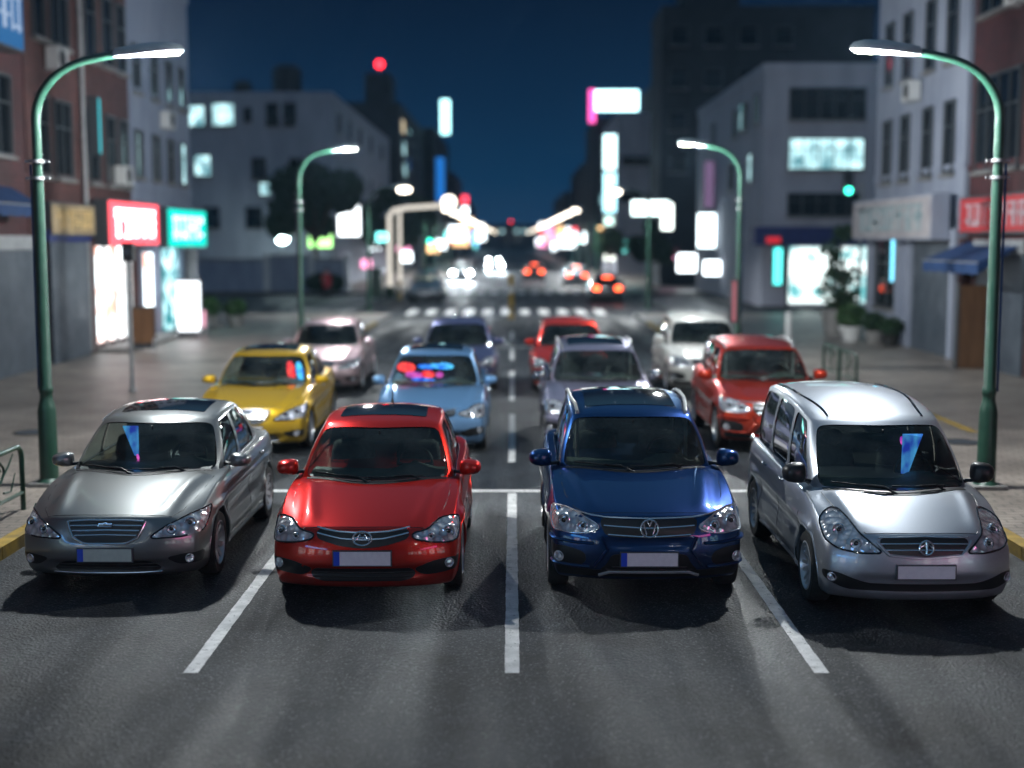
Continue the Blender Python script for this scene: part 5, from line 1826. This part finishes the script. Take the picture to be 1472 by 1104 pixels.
# --- left, beyond the side road
r = empty('garden_wall', (-14.2, 86.5, KH), 'low pale garden wall on the far side of the left side road', 'wall')
for i, (x0, x1, h, m) in enumerate(((-8, -1.9, 2.0, 'stucco'), (-1.7, 1.0, 2.25, 'stucco2'), (1.2, 3.3, 2.0, 'stucco2'))):
    MB().box((x0, 0, 0), (x1, .3, h)).build('panel', M[m], r, 0)
    MB().box((x0 - .05, -.05, h + .002), (x1 + .05, .35, h + .12)).build('coping', M['kerb'], r, 0)
for x in (-8.1, -1.8, 1.1, 3.4):
    MB().box((x - .2, -.06, 0), (x + .2, .36, 2.45)).build('pier', M['white'], r, 0)
b = building('corner_flats', 'dark four storey flats with two lit top windows behind the left garden wall', -36, -FX, 93, 136, 13.0, 'conc', bands=(9.9,))
for (x, z, w, h, lit) in ((-21.9, 12.0, 1.3, 1.5, 'litc'), (-20.0, 12.1, 1.6, 1.6, 'litc'), (-16.6, 12.1, .9, 1.6, None), (-15.4, 12.1, .9, 1.6, None), (-18.3, 12.1, .6, 1, None),
                          (-21.5, 8.6, 1.2, 1.5, 'litc'), (-17.6, 8.4, 1, 1.5, None), (-15, 8.4, 1, 1.5, None), (-24.5, 8.4, 1.2, 1.5, None), (-17.2, 7.0, .8, .9, 'litc'), (-24, 5, 1.2, 1.5, None), (-21, 5, 1.2, 1.5, None), (-18, 5, 1.2, 1.5, None)):
    window(b['r'], L_(b, x, 93, z), 'y-', w, h, lit=lit, mull=0)
for y in (97, 103, 110, 118, 128):
    for z in (8, 11.8):
        window(b['r'], L_(b, -FX, y, z), 'x+', 1.6, 1.4, mull=0)
for (x, s_, lab) in ((-16.2, 1.3, 'large dark rooftop water tank on the left flats'), (-19.4, .8, 'small dark rooftop water tank on the left flats')):
    r = empty('water_tank', (x, 97, 13.1), lab, 'water tank')
    MB().lathe([(s_ * .8, .5), (s_ * .82, .52), (s_ * .82, s_ * 1.9), (s_ * .5, s_ * 2.2), (.05, s_ * 2.25)], 18).build('drum', M['darker'], r)
    for a, c in ((-1, -1), (1, -1), (-1, 1), (1, 1)):
        MB().box((a * s_ * .5 - .06, c * s_ * .5 - .06, -.1), (a * s_ * .5 + .06, c * s_ * .5 + .06, .5)).build('leg', M['steel'], r, 0)
b = building('mid_block', 'dark stepped block beyond the left flats with warm and cool lit windows', -24, -11.5, 137, 172, 16.8, 'darker', bands=(6, 9.5))
for (x, y, z, lit) in ((-11.5, 141, 15.3, 'litw'), (-11.5, 142, 13.1, 'litc'), (-11.5, 143, 10.9, 'litc'), (-11.5, 150, 15, None), (-11.5, 150, 12, None), (-11.5, 160, 14, None)):
    window(b['r'], L_(b, x, y, z), 'x+', 4.2, 1.5, lit=lit, mull=1)
mb = MB().box(L_(b, -15.2, 139, 16.9), L_(b, -12.6, 145, 20.6)); mb.build('stair_tower', M['darker'], b['r'], 0)
r = empty('warning_light', (-13.7, 139.5, 20.6), 'red warning light on top of the dark stair tower', 'warning light')
MB().tube([(0, 0, 0), (0, 0, .6)], .06, 8).build('mast', M['steel'], r)
MB().ell((0, 0, .95), (.42, .42, .42), 14, 10).build('lamp', sign('warn_red', (1, .02, .03), 7), r)
b = building('blade_block', 'dark narrow block carrying a tall cyan neon upright', -20, -10.2, 176, 215, 17.5, 'darker')
signboard('blade_sign', 'tall white cyan neon upright high over the left side of the street', -9.5, -8.2, 17.4, 22.0, 178, sign('sign_tall', (.45, .95, 1), 3.6), None, 2, .4, plane='y', seed=30)
signboard('blade_sign', 'blue upright banner below the tall cyan neon', -10.1, -8.9, 8.6, 14.4, 177, sign('sign_royal', (.02, .22, .75), .8), None, 1, .4, plane='y')
signboard('panel_sign', 'white lit upright panel beside the left second street lamp', -12.0, -9.5 - .9, 3.7, 6.6, 91.5, sign('sign_panel', (.9, .97, 1), 4.5), None, 2, .3, plane='y', seed=31)
signboard('panel_sign', 'lime green lit sign left of the white upright panel', -13.9, -12.2, 2.9, 4.0, 90.5, sign('sign_lime', (.45, 1, .30), 3.0), None, 2, .3, plane='y', seed=32)
signboard('panel_sign', 'pale blue upright panel at street level under the lime sign', -13.6, -12.6, .5, 2.2, 91, sign('sign_paleblue', (.35, .55, .9), 1.2), None, 1, .3, plane='y')
r = empty('globe_lamp', (-15.3, 88.5, KH), 'white globe lamp glowing above the left garden wall', 'lamp')
MB().tube([(0, 0, 0), (0, 0, 3.2)], .07, 8).build('pole', M['steel'], r)
MB().ell((0, 0, 3.5), (.42, .42, .42), 16, 10).build('globe', sign('globe_white', (.75, 1, 1), 40), r)

# far blocks closing the street
for i, (x0, x1, y0, y1, h, lab) in enumerate(((-28, -9.8, 220, 260, 14, 'dim distant block left of the street, nearest of the far ones'), (-26, -9, 270, 330, 11, 'dim distant block on the left further down the street'), (9.5, 26, 175, 215, 13, 'dim distant block on the right behind the roof sign'),
                                              (9, 28, 225, 290, 11, 'dim distant block on the right further down the street'), (-30, 30, 520, 540, 9, 'dim block closing the end of the street'))):
    b = building('distant_block', lab, x0, x1, y0, y1, h, 'dark')
    for x in [x0 + 2 + 3 * k for k in range(int((x1 - x0 - 3) / 3))]:
        for z in (4, 7, 10):
            if z < h - 1 and random.random() < .8:
                window(b['r'], L_(b, x, y0, z), 'y-', 1.6, 1.3, mull=0, sill=False, lit=random.choice([None, None, 'litc', 'litw']))
cols = [('fw', (.85, .95, 1), 5), ('fr', (1, .06, .10), 3), ('fc', (.2, .9, .85), 4), ('fp', (1, .35, .6), 2.5), ('fb', (.2, .45, 1), 3), ('fo', (1, .60, .28), 3)]
far = [(-9.6, 178, 2.2, 1.6, 'fw'), (-9.2, 196, 3.5, 1.4, 'fc'), (-9.6, 214, 3.0, 1.5, 'fr'), (-9.2, 240, 3.6, 1.8, 'fb'), (-9.6, 262, 10.5, 2.0, 'fr'), (-9.6, 262.4, 8.3, 2.0, 'fw'), (-8.5, 290, 3.4, 1.6, 'fp'), (-8.9, 150, 2.0, 1.4, 'fo'), (-10.6, 130, 2.3, 1.4, 'fp'), (-11.2, 108, 2.6, 1.0, 'fw'),
       (8.6, 178, 3.8, 1.6, 'fr'), (8.2, 200, 2.4, 1.6, 'fw'), (9.4, 226, 2.4, 1.4, 'fr'), (8.0, 250, 3.0, 2, 'fp'), (9.6, 270, 3.0, 2, 'fr'), (8.3, 300, 3.5, 2.4, 'fo'), (9.0, 132, 3.9, 1.1, 'fo'), (9.6, 108, 2.4, 1.2, 'fc'), (11.2, 94.5, 1.9, 1.1, 'fp'), (12.0, 79.5, 1.3, 1.15, 'fw'), (8.0, 330, 5, 2.4, 'fr'), (-8.0, 330, 4, 2.4, 'fw'),
       (-9.8, 100, 3.3, .9, 'fc'), (-10.9, 99.4, 1.3, .9, 'fp'), (-9.9, 124, 1.4, 1.2, 'fw'), (12.2, 92, 1.2, 1.6, 'fw')]
rf_ = random.Random(21)
for k in range(26):
    sg = -1 if k % 2 else 1
    y = rf_.uniform(150, 400)
    far.append((sg * rf_.uniform(7.9, 9.2 + (y - 150) * .004), y, rf_.choice((1.2, 2.4, 3.4, 5.0)) * (y / 200) ** .5, rf_.uniform(1.6, 3.2), rf_.choice(['fw', 'fw', 'fo', 'fc', 'fp', 'fb', 'fw'])))
nm_ = {'fw': 'white', 'fr': 'red', 'fc': 'turquoise', 'fp': 'pink', 'fb': 'blue', 'fo': 'orange'}
for i, (x, y, z, w, k) in enumerate(far):
    c = next(c for c in cols if c[0] == k)
    signboard('street_sign', 'small blurred ' + nm_[k] + ' lit sign on the ' + ('left' if x < 0 else 'right') + ' side of the far street', x - w / 2, x + w / 2, z, z + w * .85, y, sign('far_' + k, c[1], c[2]), None, 1, .2, plane='y', group='far ' + nm_[k] + ' lit signs on the ' + ('left' if x < 0 else 'right'))


# --- gantry with white frame
r = empty('gantry', (-7.0, 76, KH), 'white painted gantry frame with its lamplight put in as glow, at the left of the crossing', 'gantry')
WP = sign('frame_glow', (1, .93, .82), .9)  # lamplight falling on the white frame, put in as emission
MB().tube([(0, 0, 0), (0, 0, 4.7), (.25, 0, 5.0), (1.0, 0, 5.15), (3.4, 0, 5.3)], .13, 10).build('frame', WP, r)
MB().tube([(.55, .4, 0), (.55, .4, 4.9)], .10, 10).build('rear_post', WP, r)
MB().lathe([(.3, 0), (.3, .6), (.16, .7)], 12).build('base', M['green'], r)
MB().ell((3.4, 0, 5.45), (.42, .42, .42), 12, 8).build('lamp', sign('gantry_lamp', (1, .93, .82), 4), r)


def traffic_light(x, y, zt, on, label, side):
    r = empty('traffic_light', (x, y, KH), label, 'traffic light')
    MB().lathe([(.16, 0), (.16, .3), (.08, .4), (.07, zt)], 12).build('pole', M['steel'], r)
    MB().tube([(0, 0, zt - .15), (side * .6, 0, zt)], .04, 8).build('arm', M['steel'], r)
    h = MB().box((side * .6 - .2, -.12, zt - .55), (side * .6 + .2, .1, zt + .55)).build('housing', M['black'], r, 0)
    for k, (nm, c) in enumerate((('red', (1, .03, .03)), ('amber', (1, .5, .02)), ('green', (.05, 1, .65)))):
        tf = Matrix.Translation((side * .6, -.12, zt + .35 - k * .35)) @ Matrix.Rotation(R(90), 4, 'X')
        m = sign('signal_' + nm, c, 6) if on == nm else M['dark']
        MB().lathe([(.15, 0), (.15, .02), (.01, .05)], 16, 0, tf).build('signal_lens', m, h)
    return r


traffic_light(-6.0, 87.5, 3.6, 'green', 'traffic light showing green at the left of the far crosswalk', 1)
traffic_light(5.6, 98, 3.7, 'green', 'traffic light showing green on the right beyond the crossing', -1)
traffic_light(-.6 - .2, 215, 6.0, 'red', 'far traffic light showing red in the middle of the street', 1)
traffic_light(15.2, 58, 5.8, 'green', 'traffic light with a small teal light before the corner block', -1)

# bollards and boxes
def bollard(x, y, m, h, label, group=None):
    r = empty('bollard', (x, y, KH if abs(x) > 5.5 else 0), label, 'bollard', group)
    MB().lathe([(.16, 0), (.16, .08), (.11, .12), (.10, h * .9), (.12, h * .92), (.10, h), (.01, h + .02)], 14).build('post', M[m], r)
    MB().lathe([(.103, h * .6), (.108, h * .6), (.108, h * .75), (.103, h * .75)], 14, 0, None, True).build('band', M['white'], r)


bollard(-.02, 58.2, 'yline', 1.9, 'tall yellow marker post standing on the centre line before the crosswalk')
bollard(-6.35, 74.8, 'yline', 1.0, 'yellow bollard at the foot of the white gantry')
bollard(8.9, 42.5, 'white', 1.0, 'pale bollard on the right pavement before the crossing')
r = empty('utility_cabinet', (-7.6, 74.5, KH), 'green utility cabinet beside the white gantry post', 'cabinet')
MB().box((-.3, -.25, .08), (.3, .25, 1.7)).build('box', M['green'], r, 0)
MB().box((-.27, -.262, .14), (.27, -.252, 1.6)).build('door', M['green'], r, 0)
MB().box((-.34, -.29, 1.703), (.34, .29, 1.77)).build('lid', M['green'], r, 0)
signboard('banner', 'pink upright banner on the pole side of the right second street lamp', 5.58, 5.80, 1.3, 2.45, 33.9, sign('banner_pink', (.8, .28, .33), .45), None, 1, .06, plane='y')

# blue lit step of the side road building: parked plants
def leaves(mb, c, r, n, size, rnd, squash=1.0):
    for _ in range(n):
        while True:
            p = Vector((rnd.uniform(-1, 1), rnd.uniform(-1, 1), rnd.uniform(-1, 1)))
            if p.length < 1 and p.length > .25: break
        p = Vector((p.x * r[0], p.y * r[1], p.z * r[2])) + Vector(c)
        d = Vector((rnd.uniform(-1, 1), rnd.uniform(-1, 1), rnd.uniform(-.4, 1))).normalized()
        a = d.orthogonal().normalized(); b = d.cross(a)
        s = size * rnd.uniform(.6, 1.4)
        mb.add([p - a * s * .5, p + b * s * .9 - d * s * .2, p + a * s * .5, p - b * s * .9 - d * s * .2], [(0, 1, 2, 3)])


def tree(x, y, h, cr, label, mat='leafd', n=3600, size=.22, tr=.16, group=None, seed=1):
    rnd = random.Random(seed)
    r = empty('street_tree', (x, y, KH), label, 'tree', group)
    mb = MB()
    mb.tube([(0, 0, 0), (.05, .03, h * .22), (-.04, 0, h * .42), (.02, .02, h * .62)], [tr * 1.3, tr, tr * .8, tr * .45], 10)
    cl = []
    for k in range(11):
        a = rnd.uniform(0, 2 * PI); e = rnd.uniform(.1, .9)
        q = Vector((math.cos(a) * cr * rnd.uniform(.35, .8), math.sin(a) * cr * rnd.uniform(.35, .8), h * (.42 + .48 * e)))
        mb.tube([(0, 0, h * rnd.uniform(.3, .55)), q * .5 + Vector((0, 0, h * .25)), q], [tr * .5, tr * .3, tr * .1], 6)
        cl.append(q)
    cl.append(Vector((0, 0, h * .88)))
    mb.build('trunk', M['bark'], r)
    mb = MB()
    for q in cl:
        s = cr * rnd.uniform(.32, .55)
        leaves(mb, q, (s, s, s * .8), n // len(cl), size, rnd)
    mb.build('crown', M[mat], r, 0)
    return r


tree(-13.0, 79.0 + 8.8, 8.6, 3.0, 'large dark tree rising behind the left second street lamp', n=5200, size=.30, seed=4)
tree(-10.0, 108, 7.5, 2.6, 'dark tree behind the white gantry on the left', n=3000, size=.3, seed=5)
tree(-9.0, 132, 7.5, 2.6, 'dark tree further up the left pavement beyond the gantry', n=2400, size=.3, seed=6)
tree(9.2, 88, 4.8, 1.5, 'small green tree under the wide white sign on the right', n=2200, size=.2, seed=7, tr=.1)
tree(11.9, 47.6, 4.2, .75, 'slim young tree in front of the corner shop on the right', n=520, size=.13, seed=8, tr=.05)
tree(7.9, 108, 4.6, 1.6, 'small dark tree near the right string of lamps', n=1600, size=.22, seed=9, tr=.1)


def potted(x, y, rr, h, label, pot='kerb', m='leaf', seed=1, red=False, z=None, lw=.10):
    rnd = random.Random(seed)
    r = empty('potted_plant', (x, y, KH if z is None else z), label, 'potted plant')
    MB().lathe([(rr * .55, 0), (rr * .75, h * .36), (rr * .82, h * .36), (rr * .82, h * .42), (rr * .68, h * .42), (rr * .6, h * .36)], 16).build('pot', M[pot], r)
    mb = MB()
    for k in range(7):
        a = rnd.uniform(0, 2 * PI)
        mb.tube([(0, 0, h * .35), (math.cos(a) * rr * .3, math.sin(a) * rr * .3, h * .6), (math.cos(a) * rr * .7, math.sin(a) * rr * .7, h * .85)], .012, 5)
    mb.build('stem', M['bark'], r)
    mb = MB(); leaves(mb, (0, 0, h * .72), (rr, rr, h * .33), 420, lw, rnd)
    mb.build('foliage', M[m], r, 0)


potted(11.3, 45.9, .75, 2.2, 'tall leafy potted plant beside the slim young tree', m='leafd', seed=1)
potted(12.0, 46.6 + 1.2, .5, 1.5, 'potted plant behind the tall leafy one on the right pavement', seed=2, pot='white')
potted(11.2, 43.6, .5, 1.15, 'low potted plant with bright leaves outside the pale building', seed=3, pot='white')
potted(11.7, 42.6, .42, .95, 'round potted shrub under the window of the pale building', seed=4, m='leafd')
potted(11.9, 41.4, .36, .85, 'smallest dark potted plant by the pale building pier', seed=5, m='leafd', pot='rubber')
potted(-11.6, 50.6, .5, 1.1, 'yellowish potted plant by the corner of the left blue grey building', seed=6)
potted(-10.7, 51.2, .45, 1.0, 'potted plant standing right of the yellowish one on the left pavement', seed=7)
r = empty('trimmed_hedge', (-12.0, 84.9, KH), 'dark green hedge in front of the left garden wall', 'hedge')
rnd = random.Random(3); mb = MB(); leaves(mb, (0, 0, .6), (1.3, .5, .65), 1500, .14, rnd); mb.build('foliage', M['leafd'], r, 0)
MB().tube([(-.8, 0, 0), (-.7, 0, .6)], .03, 6).tube([(.5, 0, 0), (.6, 0, .6)], .03, 6).build('stem', M['bark'], r)

# person far away by the gantry, in a red coat
def person(x, y, label, mcoat, rz=0):
    r = empty('person', (x, y, KH), label, 'person', None, rz)
    V = [(0, 0, .98), (0, .01, 1.22), (0, .02, 1.42), (0, .02, 1.52), (0, .0, 1.63), (0, 0, 1.74),
         (.10, 0, .92), (.11, -.10, .50), (.11, -.02, .08), (.11, -.16, .03), (-.10, 0, .92), (-.11, .06, .50), (-.11, .22, .10), (-.11, .10, .03),
         (.19, .02, 1.40), (.25, .06, 1.13), (.24, -.04, .90), (.24, -.07, .80), (-.19, .02, 1.40), (-.25, -.02, 1.13), (-.24, -.12, .92), (-.24, -.15, .82)]
    E = [(0, 1), (1, 2), (2, 3), (3, 4), (4, 5), (0, 6), (6, 7), (7, 8), (8, 9), (0, 10), (10, 11), (11, 12), (12, 13), (2, 14), (14, 15), (15, 16), (16, 17), (2, 18), (18, 19), (19, 20), (20, 21)]
    rad = [.15, .14, .13, .055, .095, .07, .10, .065, .045, .04, .10, .065, .045, .04, .065, .05, .04, .035, .065, .05, .04, .035]
    me = bpy.data.meshes.new('person'); me.from_pydata(V, E, [])
    o = bpy.data.objects.new('t', me); COL.objects.link(o)
    md = o.modifiers.new('k', 'SKIN')
    for i, v in enumerate(me.skin_vertices[0].data):
        v.radius = (rad[i], rad[i]); v.use_root = (i == 0)
    o.modifiers.new('s', 'SUBSURF').levels = 1
    dg = bpy.context.evaluated_depsgraph_get()
    m2 = bpy.data.meshes.new_from_object(o.evaluated_get(dg)); bpy.data.objects.remove(o)
    m2.materials.clear()
    for m in (pr('skin', (.5, .32, .24), .5), pr('trousers', (.03, .03, .04), .8)): m2.materials.append(m)
    for p in m2.polygons: p.material_index = 0 if p.center.z > 1.5 or p.center.z < .0 else (1 if p.center.z < .95 else 0)
    link('body', m2, r)
    mb = MB()
    rows = [[(math.cos(2 * PI * k / 14) * a, math.sin(2 * PI * k / 14) * a * .75 + .01, z) for k in range(14)] for a, z in ((.235, .68), (.215, .95), (.20, 1.2), (.225, 1.38), (.12, 1.49), (.07, 1.52))]
    mb.grid(rows, 0, True)
    for sg in (-1, 1):
        mb.tube([(sg * .18, .02, 1.42), (sg * .255, .03, 1.13), (sg * .245, -.07, .90)], [.085, .07, .055], 10)
    mb.build('coat', mcoat, r)
    MB().ell((0, .02, 1.72), (.105, .115, .10), 12, 8).build('hair', M['black'], r)


person(-10.35, 74, 'person in a red coat walking on the pavement left of the gantry', pr('red_coat', (.5, .05, .06), .8), .6)

# ------------------------------------------------------------ traffic beyond the crossing
TAIL = sign('tail_on', (1, .10, .03), 9)
HEADL = sign('headlight_on', (.82, .92, 1), 130)
P_['night'] = carpaint('paint_dark', (.05, .05, .055), .5, .35)


def traffic(nm, sp, X, Y, p, label, rz, back, grp):
    s2 = no_roof(sp, tailmat=TAIL if back else M['tailoff'])
    s2['tail'] = (.42, .86, .70, .95) if sp is not MPV else (.55, .82, .85, 1.05)
    r, hull, roof, Sf, put = make_car(nm, s2, (X, Y, 0), P_[p], label, grp, 0, rz, band=False)
    if back:
        mb = MB(); c = Sf(len(s2['segs']), .88, -.02)
        mb.box((c.x - .25, c.y, c.z - .05), (c.x + .25, c.y + .04, c.z + .03)); put(mb, 'brake_light', TAIL, None, 0)
    else:
        for o in r.children:
            if o.name.startswith('headlight') and (X, Y) != (-4.9, 74):
                o.data.materials[0] = HEADL
        if (X, Y) != (-4.9, 74):
            for sg in (-.62, .62):
                l = bpy.data.lights.new('headlight_beam', 'SPOT'); l.energy = 2500; l.spot_size = R(50); l.spot_blend = .8; l.color = (.80, .91, 1); l.shadow_soft_size = .08
                o = bpy.data.objects.new('headlight_beam', l); COL.objects.link(o); o.parent = r
                o.location = (sg, -sp['L'] / 2 - .1, .68); o.rotation_euler = (R(76), 0, PI)
    return r


TG = 'traffic driving away beyond the crosswalk'
traffic('moving_car', HATCH, 5.25, 72.5, 'night', 'dark hatchback with orange red taillights just past the crosswalk', PI, True, TG)
traffic('moving_car', COMPACT, 4.9, 100, 'far', 'dull silver car with red taillights in the middle of the moving queue', PI, True, TG)
traffic('moving_car', HATCH, 1.9, 112, 'night', 'dark car with red taillights farthest along the moving queue', PI, True, TG)
TO = 'oncoming cars beyond the crosswalk'
traffic('oncoming_car', SUV, -4.9, 74, 'far', 'pale car waiting at the far crosswalk by the gantry', 0, False, TO)
traffic('oncoming_car', COMPACT, -4.3, 112, 'far', 'oncoming car with dazzling white headlights', 0, False, TO)
traffic('oncoming_car', HATCH, -1.9, 146, 'far', 'small oncoming car with headlights between the dazzling one and the farthest one', 0, False, TO)
traffic('oncoming_car', SEDAN, -2.6, 190, 'far', 'farthest oncoming car with headlights merging into one glow', 0, False, TO)

# ------------------------------------------------------------ street behind the camera, mirrored in paint and glass
b = building('rear_arcade', 'shop block with lit windows at the near end of the left pavement', -26, -FX, -40, 4, 13, 'stucco', bands=(5,))
for y in (-34, -28, -22, -16, -10, -4, 1):
    for z in (7, 10.4):
        window(b['r'], L_(b, -FX, y, z), 'x+', 1.8, 1.8, lit=random.choice([None, 'litc', None]), mull=1)
    lbox(b, 'lit_shopfront', (-FX, y - 2, .3), (-FX + .05, y + 1.6, 3.1), 'shopc' if y % 4 else 'shop')
signboard('shop_sign', 'long blue neon shop sign at the near end of the left pavement', -14, 0, 3.5, 4.8, -FX, sign('neon_blue', (.05, .35, 1), 9), sign('ink_sky', (.5, .9, 1), 5), 9, .3, seed=40)
b = building('rear_arcade', 'shop block with a magenta neon at the near end of the right pavement', FX, 26, -40, 4, 13, 'stucco2', bands=(5,))
for y in (-34, -28, -22, -16, -10, -4, 1):
    for z in (7, 10.4):
        window(b['r'], L_(b, FX, y, z), 'x-', 1.8, 1.8, lit=random.choice([None, 'litw', None, 'litc']), mull=1)
    lbox(b, 'lit_shopfront', (FX - .05, y - 2, .3), (FX, y + 1.6, 3.1), 'shopc' if y % 4 else 'shop')
signboard('shop_sign', 'long magenta neon shop sign at the near end of the right pavement', -14, 0, 3.5, 4.8, FX, sign('neon_pink', (1, .10, .45), 8), sign('ink_rose', (1, .6, .8), 4), 9, .3, s_=-1, seed=41)

# ------------------------------------------------------------ night air
hz = bpy.data.materials.new('air'); hz.use_nodes = True
hz.node_tree.nodes.clear()
o_ = hz.node_tree.nodes.new('ShaderNodeOutputMaterial'); v_ = hz.node_tree.nodes.new('ShaderNodeVolumePrincipled')
v_.inputs['Color'].default_value = (.42, .70, 1, 1)
v_.inputs['Density'].default_value = .00022
v_.inputs['Anisotropy'].default_value = .55
hz.node_tree.links.new(v_.outputs[0], o_.inputs['Volume'])
tag(MB().box((-60, -62, -1.1), (60, 560, 40)).build('haze', hz, None, 0), kind='stuff')
